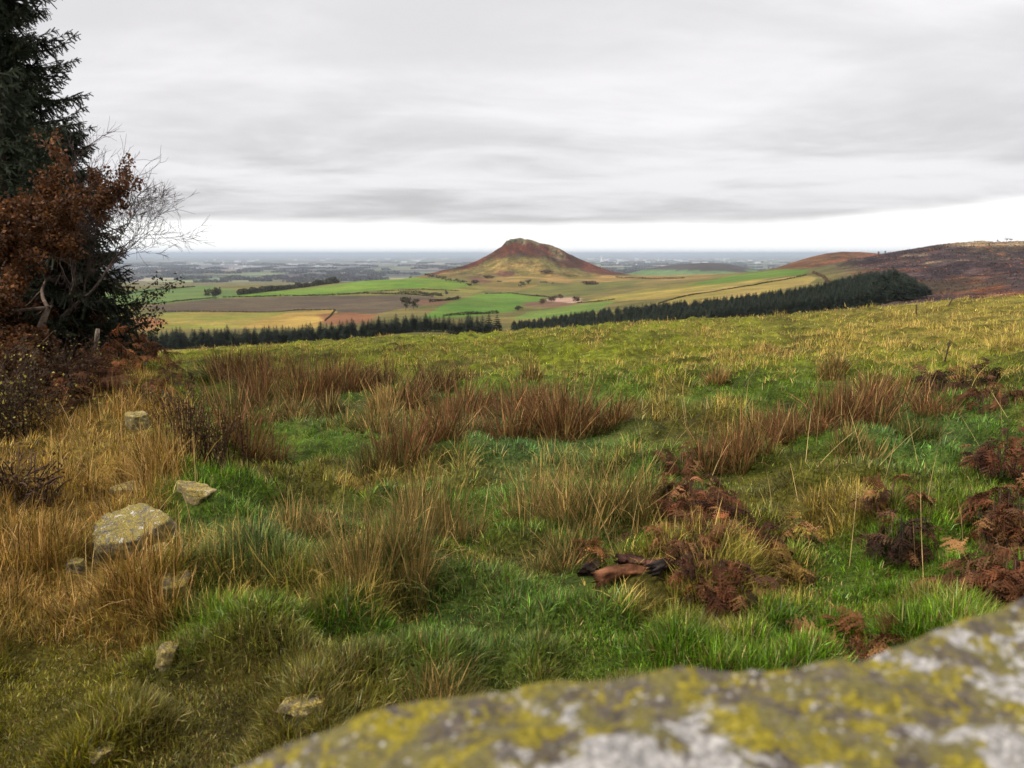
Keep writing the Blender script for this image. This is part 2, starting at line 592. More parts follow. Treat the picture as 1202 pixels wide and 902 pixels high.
a = np.linspace(-1, 1, 420)
gx = 0.9 * np.sinh(a * 5.25) * 1.0
b_ = np.linspace(-0.32, 1, 560)
gy = 1.2 * np.sinh(b_ * 5.35) + 2.0
gy = gy[gy < 135]
GX, GY = np.meshgrid(gx, gy)
GZ = meadow_z(GX, GY)
ny, nx = GX.shape
ppx, ppy = proj(GX.ravel(), np.maximum(GY.ravel(), 0.8), GZ.ravel())
ppy = np.clip(ppy, 300, 1000)
c, lf, fr = palette(ppx, ppy, fbm(GX.ravel() * .5, GY.ravel() * .5, 5), fbm(GX.ravel() * .9, GY.ravel() * .9, 8))
soil = np.array([0.035, 0.024, 0.010])
c = c * 0.62 * (1 - 0.45) + soil * 0.45
idx = np.arange(ny * nx).reshape(ny, nx)
q = np.stack([idx[:-1, :-1], idx[:-1, 1:], idx[1:, 1:], idx[1:, :-1]], -1).reshape(-1, 4)
me = mesh_np('meadow', np.stack([GX, GY, GZ], -1), q, None, c, True)
tag(obj('meadow_ground', me, M_SOIL), kind='structure')

# ------------------------------------------------------------------ setting: valley, hill, moor (one height field, split by what covers it)
KX = np.array([-500, 0, 180, 350, 520, 600, 700, 800, 900, 1000, 1100, 1202, 1700])
RINGS = [
    (90, [500, 490, 480, 470, 460, 455, 450, 440, 432, 425, 418, 410, 395]),
    (180, [455, 450, 444, 436, 430, 427, 420, 410, 400, 392, 384, 374, 358]),
    (300, [432, 428, 424, 416, 408, 408, 404, 394, 384, 374, 364, 352, 338]),
    (420, [415, 412, 408, 402, 390, 400, 394, 380, 366, 357, 350, 340, 323]),
    (600, [394, 389, 384, 381, 371, 374, 364, 350, 338, 331, 326, 316, 303]),
    (800, [378, 372, 367, 366, 361, 362, 355, 343, 331, 315, 303, 294, 285]),
    (1000, [368, 361, 357, 354, 351, 354, 347, 337, 324, 304, 287, 282, 276]),
    (1200, [360, 354, 349, 346, 344, 346, 340, 332, 321, 313, 299, 292, 288]),
    (1500, [350, 345, 341, 337, 329, 336, 331, 327, 318, 316, 311, 306, 300]),
    (1800, [344, 340, 337, 334, 327, 328, 325, 323, 320, 319, 318, 317, 314]),
    (2300, [341, 338, 337, 336, 334, 333, 331, 329, 328, 327, 326, 325, 322]),
    (3000, [336, 336, 336, 336, 335, 335, 334, 333, 333, 333, 333, 333, 330]),
    (4600, [332] * 13),
]
PXS = np.arange(-420, 1622, 1.6)
DS = np.concatenate([np.geomspace(90, 380, 40)[:-1], np.geomspace(380, 1350, 190)[:-1], np.geomspace(1350, 2050, 130)[:-1], np.geomspace(2050, 4700, 60)])


def smooth_interp(x, xs, ys):
    i = np.clip(np.searchsorted(xs, x) - 1, 0, len(xs) - 2)
    t = np.clip((x - xs[i]) / (xs[i + 1] - xs[i]), 0, 1)
    m = np.gradient(ys, xs)
    h = xs[i + 1] - xs[i]
    t2, t3 = t * t, t * t * t
    return (2 * t3 - 3 * t2 + 1) * ys[i] + (t3 - 2 * t2 + t) * h * m[i] + (-2 * t3 + 3 * t2) * ys[i + 1] + (t3 - t2) * h * m[i + 1]


ringz = np.array([z_from_row(smooth_interp(PXS, KX, np.array(r, float)), d) for d, r in RINGS])
ringd = np.log(np.array([d for d, _ in RINGS]))
TZ = np.empty((len(DS), len(PXS)))
ld = np.log(DS)
for j in range(len(PXS)):
    TZ[:, j] = smooth_interp(ld, ringd, ringz[:, j])
D2, P2 = np.meshgrid(DS, PXS, indexing='ij')
TX = (P2 - 601) / 1000.0 * D2 * 1.0117     # columns fan out from the viewpoint as a map sheet

# the conical hill
PEAK = np.array([(470, 0), (500, 4), (520, 9), (541, 14), (562, 21), (580, 30.5), (590, 39), (594, 43.2), (599, 45), (606, 45.5), (614, 45), (630, 42.5), (640, 41), (648, 37.5),
                 (656, 33), (668, 26.5), (682, 19), (700, 11.5), (716, 6), (735, 2), (760, 0)])
HD = 1800.0
prof = np.interp(P2, PEAK[:, 0], PEAK[:, 1]) * HD / 1000.0
nzh = (fbm(TX * 0.012, D2 * 0.012, 41, 4) - 0.5)
rad = 175 + 60 * nzh
s_ = np.clip(1 - np.abs(D2 - HD - 8) / rad, 0, 1)
front = np.where(D2 < HD + 8, s_ ** 1.35, s_ ** 1.2)
crag = 1 - np.clip(1 - np.abs(D2 - HD - 8) / 26.0, 0, 1)
HILL = prof * (front * 0.88 + 0.12 * (1 - crag ** 2) * (prof > 3) * s_)
# skirt that carries the spur below the cone
spur = 13 * np.exp(-((P2 - 610) / 55.0) ** 2) * np.exp(-((D2 - 1560) / 150.0) ** 2)
# bracken hill to the right and the low wooded rise beyond
RH = np.array([(880, 0), (905, 3), (925, 8.5), (945, 13.5), (962, 17), (980, 18.5), (1000, 17.5), (1030, 14), (1080, 6), (1140, 0)])
rh = np.interp(P2, RH[:, 0], RH[:, 1]) * 1.62
RHILL = rh * np.clip(1 - np.abs(D2 - 1450) / 220.0, 0, 1) ** 1.1
LOW = 80 * np.exp(-(((P2 - 835) / 78.0) ** 2)) * np.exp(-((D2 - 3500) / 420.0) ** 2) + 38 * np.exp(-(((P2 - 760) / 55.0) ** 2)) * np.exp(-((D2 - 3700) / 300.0) ** 2)
HILL = HILL + (fbm(TX * 0.05, D2 * 0.05, 47, 3) - 0.45) * 11 * sstep(28, 60, HILL)
TZ = TZ + HILL + spur + RHILL + LOW
moor_w = sstep(955, 1030, P2 + 0.10 * (D2 - 700)) * sstep(1350, 1180, D2)
rough = 0.5 + 3.2 * moor_w + 2.2 * sstep(2, 20, HILL) + 0.8 * sstep(2, 10, RHILL)
TZ = TZ + (fbm(TX * 0.02, D2 * 0.02, 61, 5) - 0.5) * rough * 2.0 * sstep(250, 450, D2)
TZ = TZ + moor_w * (fbm(TX * 0.05 + D2 * 0.012, D2 * 0.014, 64, 4) - 0.5) * 5.0
TPX, TPY = proj(TX, D2, TZ)


def at_field(px, d):
    j = np.clip((px - PXS[0]) / 1.6, 0, len(PXS) - 1.001)
    i = np.clip(np.interp(d, DS, np.arange(len(DS))), 0, len(DS) - 1.001)
    i0 = int(i); j0 = int(j); fi = i - i0; fj = j - j0
    z = (TZ[i0, j0] * (1 - fj) + TZ[i0, j0 + 1] * fj) * (1 - fi) + (TZ[i0 + 1, j0] * (1 - fj) + TZ[i0 + 1, j0 + 1] * fj) * fi
    return np.array([(px - 601) / 1000.0 * d * 1.0117, d, z])


def fp(px, py, dmin=330):
    """visible point of the valley seen at a pixel of the photograph"""
    j = int(np.clip(round((px - PXS[0]) / 1.6), 0, len(PXS) - 1))
    r = TPY[:, j]
    ok = np.nonzero((r <= py) & (DS > dmin))[0]
    i = ok[0] if len(ok) else int(np.argmin(np.where(DS > dmin, r, 9999)))
    d = DS[i]
    if i > 0 and r[i - 1] > py and r[i] < py:
        d = DS[i - 1] + (DS[i] - DS[i - 1]) * (r[i - 1] - py) / (r[i - 1] - r[i] + 1e-9)
    return at_field(px, d)


def inside(px, py, poly):
    poly = np.array(poly, float)
    r = np.zeros(px.shape, bool)
    j = len(poly) - 1
    for i in range(len(poly)):
        xi, yi = poly[i]; xj, yj = poly[j]
        cnd = ((yi > py) != (yj > py)) & (px < (xj - xi) * (py - yi) / (yj - yi + 1e-12) + xi)
        r ^= cnd
        j = i
    return r


nA = fbm(TX * 0.006, D2 * 0.006, 71, 4)
nB = fbm(TX * 0.025, D2 * 0.025, 77, 4)
nC = fbm(TX * 0.08, D2 * 0.05, 79, 3)
wob = (nB - 0.5) * 5
CX, CY = TPX + wob * 2.0, TPY + wob * 0.6


def lerp(a, b, t):
    t = np.asarray(t)[..., None]
    return np.asarray(a) * (1 - t) + np.asarray(b) * t


TC = lerp((0.105, 0.098, 0.024), (0.175, 0.135, 0.038), sstep(0.35, 0.65, nB))
tawny = sstep(1250, 1420, D2) * sstep(530, 600, TPX) * sstep(900, 800, TPX)
TC = lerp(TC, lerp((0.30, 0.18, 0.055), (0.15, 0.12, 0.03), sstep(0.4, 0.62, nB)), tawny)
FIELDS = [
    ('ploughed_field', [(165, 360), (200, 357), (240, 352), (340, 348.5), (480, 347), (512, 349), (497, 358), (470, 363), (440, 369), (405, 367), (392, 363.5), (310, 366.5), (250, 365), (200, 367)], (0.078, 0.054, 0.036), (0.105, 0.076, 0.042)),
    ('pasture', [(100, 348), (170, 339), (250, 335), (258, 338), (340, 347), (250, 351), (180, 357.5), (100, 364)], (0.085, 0.15, 0.03), (0.13, 0.17, 0.04)),
    ('pasture', [(262, 348), (300, 344), (350, 340), (400, 334), (430, 329), (475, 325), (530, 329), (556, 335), (530, 340), (480, 338.5), (420, 343), (380, 347)], (0.10, 0.19, 0.014), (0.15, 0.205, 0.02)),
    ('rough_pasture', [(380, 347), (420, 343), (480, 338.5), (530, 340), (556, 335), (575, 338), (560, 344), (500, 347)], (0.20, 0.18, 0.035), (0.13, 0.115, 0.028)),
    ('stubble_field', [(165, 386), (185, 368), (215, 366), (300, 367), (340, 367), (280, 386)], (0.19, 0.195, 0.025), (0.27, 0.20, 0.045)),
    ('stubble_field', [(280, 386), (320, 372), (340, 367), (390, 364), (396, 366), (386, 376), (372, 385)], (0.36, 0.235, 0.055), (0.29, 0.19, 0.04)),
    ('pasture', [(495, 374), (520, 358), (560, 346), (600, 343), (642, 349), (622, 358), (600, 366), (560, 371)], (0.075, 0.175, 0.014), (0.11, 0.18, 0.02)),
    ('pasture', [(600, 375), (622, 366), (700, 355), (722, 354), (704, 364), (640, 374)], (0.095, 0.17, 0.025), (0.135, 0.18, 0.03)),
    ('rough_pasture', [(600, 343), (640, 333), (760, 330), (720, 338), (690, 347), (650, 350)], (0.15, 0.135, 0.03), (0.10, 0.105, 0.024)),
    ('hay_field', [(688, 353), (760, 339), (840, 329), (870, 324), (905, 327), (860, 336), (790, 350), (720, 354)], (0.32, 0.225, 0.05), (0.18, 0.16, 0.03)),
    ('pasture', [(800, 336), (835, 329), (860, 323.5), (920, 316), (948, 317), (944, 322), (880, 329), (840, 334)], (0.08, 0.165, 0.014), (0.12, 0.18, 0.02)),
    ('hay_field', [(780, 356), (800, 346), (880, 331.5), (942, 323), (960, 326), (950, 333), (880, 348), (800, 360)], (0.38, 0.26, 0.085), (0.24, 0.19, 0.04)),
]
FID = np.zeros(TX.shape, int) - 1
for k, (nm, poly, ca, cb) in enumerate(FIELDS):
    msk = inside(CX * 0.25 + TPX * 0.75, CY * 0.25 + TPY * 0.75, poly) & (D2 > 430) & (D2 < 2100)
    FID[msk] = k
    cc_ = lerp(ca, cb, sstep(0.36, 0.64, nB * 0.6 + nA * 0.4))
    TC = np.where(msk[..., None], cc_, TC)
# bare bracken ground and the old pinkish workings
for (ax, ay, rx, ry, ccol) in ((165, 380, 32, 7, (0.22, 0.09, 0.03)), (405, 374, 34, 7, (0.20, 0.085, 0.035)), (505, 355, 20, 4, (0.17, 0.085, 0.045)),
                               (662, 353, 24, 3.5, (0.42, 0.27, 0.19)), (640, 357, 30, 3, (0.17, 0.09, 0.05))):
    wgt = np.clip(1.4 * np.exp(-(((TPX - ax) / rx) ** 2 + ((TPY - ay) / ry) ** 2)) + (nB - 0.5) * 1.2, 0, 1) * (D2 > 450) * (D2 < 1500)
    wgt = sstep(0.35, 0.7, wgt)
    TC = lerp(TC, ccol, wgt)
# cover of the cone: rust bracken over the crown and right flank, tawny grass on the spur
hm = sstep(1.0, 5.0, HILL)
rust = lerp((0.105, 0.032, 0.017), (0.052, 0.026, 0.016), sstep(0.4, 0.62, nB))
tan = lerp((0.22, 0.145, 0.045), (0.13, 0.105, 0.03), sstep(0.38, 0.6, nB))
low_edge = np.interp(TPX, [500, 560, 575, 600, 640, 655, 680, 720], [323, 313, 306, 303, 303, 312, 318, 326])
isr = sstep(2.5, -2.5, TPY - low_edge + (nB - 0.5) * 9)
hc = lerp(tan, rust, isr)
rockc = lerp((0.24, 0.20, 0.10), (0.13, 0.11, 0.06), sstep(0.4, 0.6, nC))
isrock = sstep(287.5, 284, TPY + (nC - 0.5) * 6) + sstep(8, 3, np.abs(TPX - 653 - (TPY - 296) * 0.7) + (nC - .5) * 8) * sstep(311, 300, TPY) * 0.7
hc = lerp(hc, rockc, np.clip(isrock, 0, 1) * 0.8)
TC = lerp(TC, hc, hm)
for (ax, ay, rx, ry) in ((590, 322, 16, 4), (568, 331, 12, 3), (560, 327, 14, 3)):
    wgt = sstep(0.4, 0.7, np.exp(-(((TPX - ax) / rx) ** 2 + ((TPY - ay) / ry) ** 2)) + (nC - 0.5)) * (D2 > 1450) * (D2 < 1800)
    TC = lerp(TC, (0.13, 0.06, 0.035), wgt)
# bracken hill
rm = sstep(1.5, 5.0, RHILL)
TC = lerp(TC, lerp((0.20, 0.065, 0.025), (0.15, 0.07, 0.03), sstep(0.4, 0.6, nB)), rm * sstep(330, 312, TPY))
# heather moor
hea = lerp((0.030, 0.018, 0.019), (0.085, 0.052, 0.047), sstep(0.38, 0.62, nC))
hea = lerp(hea, (0.17, 0.06, 0.022), sstep(0.61, 0.70, nA * 0.55 + nB * 0.45 + 0.15 * sstep(322, 346, TPY)) * 0.9)
hea = lerp(hea, (0.30, 0.22, 0.13), sstep(0.66, 0.75, nC * 0.6 + nB * 0.4) * 0.7)
hea = lerp(hea, (0.060, 0.050, 0.028), sstep(0.60, 0.72, fbm(TX * 0.012, D2 * 0.012, 99, 4)) * 0.7)
hea = lerp(hea, (0.38, 0.27, 0.14), sstep(1090, 1140, TPX) * sstep(291, 288, TPY + (nC - 0.5) * 4) * 0.85)
TC = lerp(TC, hea, moor_w)
# low rise beyond
lm = sstep(4, 14, LOW)
lc = lerp((0.10, 0.17, 0.06), (0.06, 0.05, 0.05), np.clip(sstep(0.45, 0.55, fbm(TX * 0.004, D2 * 0.004, 111, 3)) + sstep(318, 316, TPY), 0, 1))
lc = np.where(inside(TPX, TPY, [(760, 325), (772, 320), (800, 317), (850, 319), (880, 322), (860, 327), (780, 327)])[..., None], np.array([0.13, 0.21, 0.08]), lc)
TC = lerp(TC, lc, lm * (D2 > 2400))

TC = TC * np.where(moor_w > 0.5, 0.62, 0.70)[..., None]
nd, npx = TX.shape
idx = np.arange(nd * npx).reshape(nd, npx)
quads = np.stack([idx[:-1, :-1], idx[:-1, 1:], idx[1:, 1:], idx[1:, :-1]], -1)
region = np.full(TX.shape, 0)
for k in range(len(FIELDS)):
    region[FID == k] = 10 + k
region[(HILL > 2.0)] = 1
region[(moor_w > 0.5)] = 2
region[(RHILL > 3.0) & (moor_w <= 0.5) & (TPY < 318)] = 3
region[(LOW > 8) & (D2 > 2400)] = 4
fr_ = region[:-1, :-1]
TV = np.stack([TX, D2, TZ], -1).reshape(-1, 3)
TCf = TC.reshape(-1, 3)
names = {0: ('valley_ground', M_FIELD), 1: ('hill', M_HILL), 2: ('moor_terrain', M_HEATH), 3: ('hill', M_HILL), 4: ('hill', M_FIELD)}
for k, f in enumerate(FIELDS):
    names[10 + k] = (f[0], M_FIELD)
for rid, (nm, mt) in names.items():
    fq = quads[fr_ == rid]
    if not len(fq): continue
    u, inv = np.unique(fq.ravel(), return_inverse=True)
    me = mesh_np(nm, TV[u], inv.reshape(-1, 4), None, TCf[u], True)
    tag(obj(nm, me, mt), kind='structure')

# plain out to the horizon
PD = np.geomspace(4500, 90000, 330)
PPX = np.arange(-700, 1902, 2.4)
D3, P3 = np.meshgrid(PD, PPX, indexing='ij')
X3 = (P3 - 601) / 1000.0 * D3 * 1.0117
zb = z_from_row(332, 4600)
Z3 = np.full(X3.shape, zb) - 1.0 + (fbm(X3 * 0.0006, D3 * 0.0006, 5, 3) - 0.5) * 14 * sstep(4800, 7000, D3)
cell = 340.0
wx = X3 + (fbm(X3 * 0.002, D3 * 0.002, 31, 2) - .5) * 250
wy = D3 * 0.55 + (fbm(X3 * 0.002 + 9, D3 * 0.002, 33, 2) - .5) * 250
hv = _hash(np.floor(wx / cell), np.floor(wy / cell), 5)
hv2 = _hash(np.floor(wx / cell), np.floor(wy / cell), 9)
pal = np.array([(0.12, 0.17, 0.07), (0.17, 0.20, 0.09), (0.25, 0.18, 0.12), (0.09, 0.075, 0.07), (0.20, 0.19, 0.09), (0.10, 0.14, 0.06), (0.30, 0.24, 0.16), (0.08, 0.07, 0.075)])
C3 = pal[np.minimum((hv * 8).astype(int), 7)] * (0.75 + 0.5 * hv2[..., None])
wd = sstep(0.52, 0.60, fbm(X3 * 0.0009, D3 * 0.0016, 55, 5))
C3 = lerp(C3, (0.05, 0.042, 0.05), wd * 0.9)
C3 = C3 * 0.75
town = sstep(0.50, 0.60, fbm(X3 * 0.0003 + 4, D3 * 0.0003, 66, 3)) * sstep(7000, 10000, D3)
tsp = fbm(X3 * 0.006, D3 * 0.003, 67, 3)
C3 = lerp(C3, lerp((0.10, 0.09, 0.10), (0.42, 0.40, 0.40), sstep(0.55, 0.72, tsp)), town * 0.8)
idx = np.arange(X3.size).reshape(X3.shape)
q = np.stack([idx[:-1, :-1], idx[:-1, 1:], idx[1:, 1:], idx[1:, :-1]], -1).reshape(-1, 4)
tag(obj('plain_ground', mesh_np('plain', np.stack([X3, D3, Z3], -1), q, None, C3.reshape(-1, 3), True), M_PLAIN), kind='structure')


def at_plain(px, py):
    d = 4700.0
    for _ in range(1):
        ds = np.geomspace(4700, 60000, 800)
        r = proj(0, ds, zb - 1)[1]
        d = float(np.interp(-py, -r, ds))
    x = (px - 601) / 1000.0 * d * 1.0117
    z = zb - 1 + (float(fbm(x * 0.0006, d * 0.0006, 5, 3)) - 0.5) * 14 * float(sstep(4800, 7000, d))
    return np.array([x, d, z])


# ------------------------------------------------------------------ haze over the whole country
hz = bpy.data.materials.new('haze_air')
hz.use_nodes = True
nt = hz.node_tree
nt.nodes.clear()
out = N(nt, 'ShaderNodeOutputMaterial')
pv = N(nt, 'ShaderNodeVolumePrincipled')
pv.inputs['Color'].default_value = (0.74, 0.85, 1.0, 1)
pv.inputs['Density'].default_value = 5.5e-5
pv.inputs['Anisotropy'].default_value = 0.75
link(nt, pv.outputs[0], out.inputs['Volume'])
X0, X1, Y0, Y1, Z0, Z1 = -130000, 130000, -3000, 95000, float(min(Z3.min(), TZ.min())) - 1.0, 62.0
hv_ = np.array([(x, y, z) for z in (Z0, Z1) for y in (Y0, Y1) for x in (X0, X1)])
hq = [(0, 2, 3, 1), (4, 5, 7, 6), (0, 1, 5, 4), (2, 6, 7, 3), (0, 4, 6, 2), (1, 3, 7, 5)]
tag(obj('haze', mesh_np('haze', hv_, hq), hz), kind='stuff', label='pale blue haze hanging over the far plain', cat='haze')

# ------------------------------------------------------------------ plantation spruces, far trees, hedges
def conifer_mesh(name, h, rr, seed, bare=0.12):
    r = np.random.default_rng(seed)
    g = Geo()
    tubes(g, [(0, 0, -0.6)], [(0, 0, h * 0.9)], [h * 0.014], [0.03], (0.16, 0.12, 0.09), 6)
    tiers = 14
    for k in range(tiers):
        f = k / (tiers - 1)
        z = h * (bare + (1 - bare) * f * 0.97)
        R = rr * (1 - f) ** 0.75 * (0.85 + 0.3 * r.random()) + 0.12
        n = max(5, int(13 * (1 - f * 0.6)))
        a0 = r.random() * 6.28
        for i in range(n):
            a = a0 + i * 6.283 / n + r.normal(0, 0.15)
            L = R * (0.7 + 0.5 * r.random())
            d = np.array([math.cos(a), math.sin(a), 0]); s = np.array([-d[1], d[0], 0])
            w_ = 0.22 * L + 0.14
            root = np.array([0, 0, z + 0.25 * L]); tip = d * L + np.array([0, 0, z - 0.18 * L])
            mid = d * L * 0.55 + np.array([0, 0, z + 0.12 * L])
            shade = (0.75 + 0.5 * r.random())
            c = np.array([0.011, 0.016, 0.008]) * shade
            g.add([root, mid + s * w_ - [0, 0, .12 * L], tip, mid - s * w_ - [0, 0, .12 * L], mid + [0, 0, .05 * L]], None, [(0, 1, 4), (1, 2, 4), (2, 3, 4), (3, 0, 4)], c)
    g.add([(-.12, 0, h * .86), (.12, 0, h * .86), (0, 0.1, h * .86), (0, 0, h * 1.03)], None, [(0, 1, 3), (1, 2, 3), (2, 0, 3)], (0.03, 0.045, 0.02))
    return g.mesh(name)


CONS = [conifer_mesh('plantation_spruce', 10.0, 2.0, 200 + i) for i in range(5)]
TALLC = [conifer_mesh('plantation_pine', 13.0, 2.6, 300 + i, 0.52) for i in range(2)]
for m_ in CONS + TALLC: m_.materials.append(M_WOOD)
belt = []
for row in range(4):                       # belt under the ploughed field
    dd = 402 + row * 5
    for px in np.arange(140 + row * 2.5, 528 - row * 0.5, 10.6):
        p = px + rng.uniform(-5, 5)
        d = dd + rng.normal(0, 1.5) + 18 * sstep(420, 520, p)
        k = 0.72 + 0.15 * sstep(250, 400, p) + 0.26 * sstep(400, 505, p)
        belt.append((p, d, k * (0.85 + 0.3 * rng.random())))
TOPL = ([100, 160, 300, 350, 420, 470, 520, 530], [390, 388, 383, 381, 374, 369, 365, 368])
TOPR = ([530, 545, 560, 590, 602, 622, 640, 700, 740, 760, 860, 940, 1000, 1040, 1055, 1085], [371, 369, 369, 372, 375.5, 374.5, 371.5, 362.5, 358.5, 356, 346, 335, 321, 315, 321, 338])


def crest_fit(lst, line, tol, fill):
    """trees are as tall as the wood's outline lets them be"""
    out = []
    for p, d, k in lst:
        z = at_field(p, d)[2]
        lim = (z_from_row(np.interp(p, *line), d) - z) / 10.0
        if lim < 0.35: continue
        out.append((p, d, min(k, lim * (1 + tol * rng.normal())) if not fill else np.clip(lim * (0.95 + tol * rng.normal()), 0.4, 1.5)))
    return out


belt = crest_fit(belt, TOPL, 0.11, True)
belt.sort(key=lambda t: t[1])


def plant(p, d, k, me, lab, grp, nm, wide=1.95):
    o = bpy.data.objects.new(nm, me)
    COL.objects.link(o)
    o.location = at_field(p, d)
    o.rotation_euler = (0, 0, rng.random() * 6.28)
    o.scale = (max(k, 0.75) * wide * (0.9 + 0.2 * rng.random()),) * 2 + (k,)
    tag(o, lab, 'tree', grp)


for i, (p, d, k) in enumerate(belt[:140]):
    plant(p, d, k, CONS[i % 5], 'dark spruce in the straight belt below the ploughed and stubble fields', 'spruces in the belt below the ploughed field', 'plantation_spruce')
wood = []
for row in range(24):
    dd = 385 + row * 11
    for px in np.arange(534 + (row % 2) * 3 + row * 3.0, 1082, 9.0):
        p = px + rng.normal(0, 2.2)
        if p < 600 and (row > 2 or 588 < p): continue
        k = 0.72 + 0.12 * rng.random() + 0.34 * sstep(960, 1030, p) * (1 if row > 1 else 0.6) - 0.10 * sstep(700, 600, p) * sstep(560, 640, p)
        if p < 600: k = 0.8 + 0.45 * rng.random()
        wood.append((p, dd + rng.normal(0, 3), k))
wood = crest_fit([w_ for w_ in wood if w_[0] < 600], TOPR, 0.12, True) + crest_fit([w_ for w_ in wood if w_[0] >= 600], TOPR, 0.06, False)
wood.sort(key=lambda t: t[1])
for i, (p, d, k) in enumerate(wood[:150]):
    plant(p, d, k, CONS[i % 5], 'dark spruce along the front edge of the wood climbing to the heather moor', 'spruces in the wood climbing to the moor', 'plantation_spruce')
rest = Geo()
base_np = []
for m_ in CONS:
    v = np.empty(len(m_.vertices) * 3); m_.vertices.foreach_get('co', v)
    c_ = np.empty(len(m_.vertices) * 4); m_.color_attributes['Col'].data.foreach_get('color', c_)
    qs = [list(p.vertices) for p in m_.polygons if len(p.vertices) == 4]
    ts = [list(p.vertices) for p in m_.polygons if len(p.vertices) == 3]
    base_np.append((v.reshape(-1, 3), c_.reshape(-1, 4)[:, :3], qs, ts))
for i, (p, d, k) in enumerate(wood[150:]):
    v, c_, qs, ts = base_np[i % 5]
    a = rng.random() * 6.28
    R = np.array([[math.cos(a), -math.sin(a), 0], [math.sin(a), math.cos(a), 0], [0, 0, 1]])
    rest.add(v @ R.T * np.array([max(k, .75) * 1.7, max(k, .75) * 1.7, k]) + at_field(p, d), qs, ts, c_)
tag(obj('spruce_wood', rest.mesh('spruce_wood'), M_WOOD), 'dense dark spruce wood rising in a mass towards the heather moor', 'wood', kind='stuff')
for i, px in enumerate((1023, 1029, 1036, 1042)):
    plant(px + rng.normal(0, .5), 412 + 3 * i, 1.0 + 0.08 * (i % 2), TALLC[i % 2], 'tall bare-trunked pine at the end of the wood beside the moor', 'bare-trunked pines at the end of the wood', 'pine_tree')


def far_tree(name, loc, h, wdt, cols, lab, group=None, n=260, trunk=True, low=0.15, leaf=None, bare=False):
    t = thing(name, loc, lab, 'tree' if h > 4 else 'bush', group)
    g = Geo()
    lobes = [(rng.normal(0, .22, 2) * wdt, h * (low + 0.2 + 0.55 * rng.random()), (0.22 + 0.16 * rng.random()) * wdt) for _ in range(7)]
    lobes.append((np.zeros(2), h * 0.6, wdt * 0.4))
    pts = []
    for (xy, z, r_) in lobes:
        m = n // 8
        u = rng.normal(0, 1, (m, 3)); u /= np.linalg.norm(u, axis=1, keepdims=True)
        rr = r_ * rng.random(m)[:, None] ** 0.45
        q_ = u * rr * np.array([1, 1, min(1.0, 0.8 * h / wdt)])
        q_[:, :2] += xy; q_[:, 2] += z
        pts.append(q_)
    pts = np.concatenate(pts)
    pts[:, 2] = np.clip(pts[:, 2], h * low * 0.5, h)
    cc_ = np.array(cols[0]) + (np.array(cols[1]) - np.array(cols[0])) * rng.random((len(pts), 1))
    leaf_quads(g, pts, (leaf or max(0.35, wdt * 0.10)) * (0.6 + 0.8 * rng.random(len(pts))), cc_)
    obj('crown', g.mesh('crown'), M_WOOD, t)
    if trunk:
        g = Geo()
        tubes(g, [(0, 0, -0.5)], [(0, 0, h * 0.6)], [h * 0.025], [h * 0.012], (0.09, 0.07, 0.05), 6)
        for _ in range(5):
            a = rng.random() * 6.28
            tubes(g, [(0, 0, h * (0.25 + 0.2 * rng.random()))], [(math.cos(a) * wdt * .35, math.sin(a) * wdt * .35, h * (.6 + .25 * rng.random()))], [h * .012], [h * .004], (0.09, 0.07, 0.05), 5)
        obj('trunk', g.mesh('trunk'), M_BARK, t)
    return t


DK = ((0.035, 0.036, 0.016), (0.065, 0.055, 0.025))
BR = ((0.085, 0.055, 0.035), (0.13, 0.085, 0.05))
GY = ((0.12, 0.10, 0.075), (0.17, 0.14, 0.10))


def mid(px, py, hpx, wpx, cols, lab, name='round_tree', group=None, **kw):
    p = fp(px, py)
    k = p[1] / 1000.0
    return far_tree(name, p, hpx * k, wpx * k, cols, lab, group, **kw)


mid(258, 351.5, 13, 15, DK, 'round dark tree standing alone at the corner of the ploughed field', n=420)
mid(249, 349, 6, 8, DK, 'small dark bush close beside the lone round tree', 'bush', trunk=False)
mid(478, 364.5, 15, 13, DK, 'dark broad tree at the lower corner of the ploughed field', n=420)
mid(487, 363.5, 12, 10, DK, 'shorter dark tree touching the broad tree at the ploughed field corner', n=300)
mid(608, 365.5, 7, 8, DK, 'small round black-green tree on the bright pasture edge under the cone', n=300)
mid(525, 348, 8, 5, DK, 'thin dark tree between the rough strip and the bright pasture', 'thin_tree')
mid(188, 382, 16, 13, GY, 'grey leafless tree beside the bracken strip above the spruce belt', 'bare_tree', n=200, leaf=.5)
mid(160, 384, 10, 16, BR, 'brown scrubby tree among orange bracken near the copper-leaved tree', 'scrub_tree')
mid(437, 327.5, 3.2, 2.2, DK, 'tiny dark tree on the crest of the bright green field', n=80)
mid(484, 327, 2.5, 4, DK, 'low dark bush on tan ground just before the cone', 'bush', trunk=False, n=100)
mid(636, 358, 7, 9, BR, 'brown leafless tree beside the pinkish old workings, nearest the pasture', 'brown_tree')
mid(646, 355, 8, 11, BR, 'large brown tree on the uphill side of the pinkish old workings', 'brown_tree')
mid(674, 356.5, 8, 10, BR, 'round brown tree closing the far end of the pinkish old workings', 'brown_tree')
mid(657, 351, 5, 8, BR, 'low brown tree behind the pinkish old workings', 'brown_tree')
mid(613, 337, 6, 7, DK, 'dark bush on the tawny slope below the spur, beside pale rocks', 'bush', trunk=False)
mid(620, 334.5, 6, 6, DK, 'taller dark bush uphill of the bush by pale rocks', 'bush', trunk=False)
mid(558, 334, 5, 10, DK, 'dark bush cluster at the foot of the cone above the bright pasture', 'bush', trunk=False)
mid(552, 337, 4, 6, DK, 'small dark bush just below the bush cluster at the cone foot', 'bush', trunk=False)
mid(575, 327, 3, 13, BR, 'long brown scrub patch on the spur of the cone', 'scrub_patch', trunk=False)
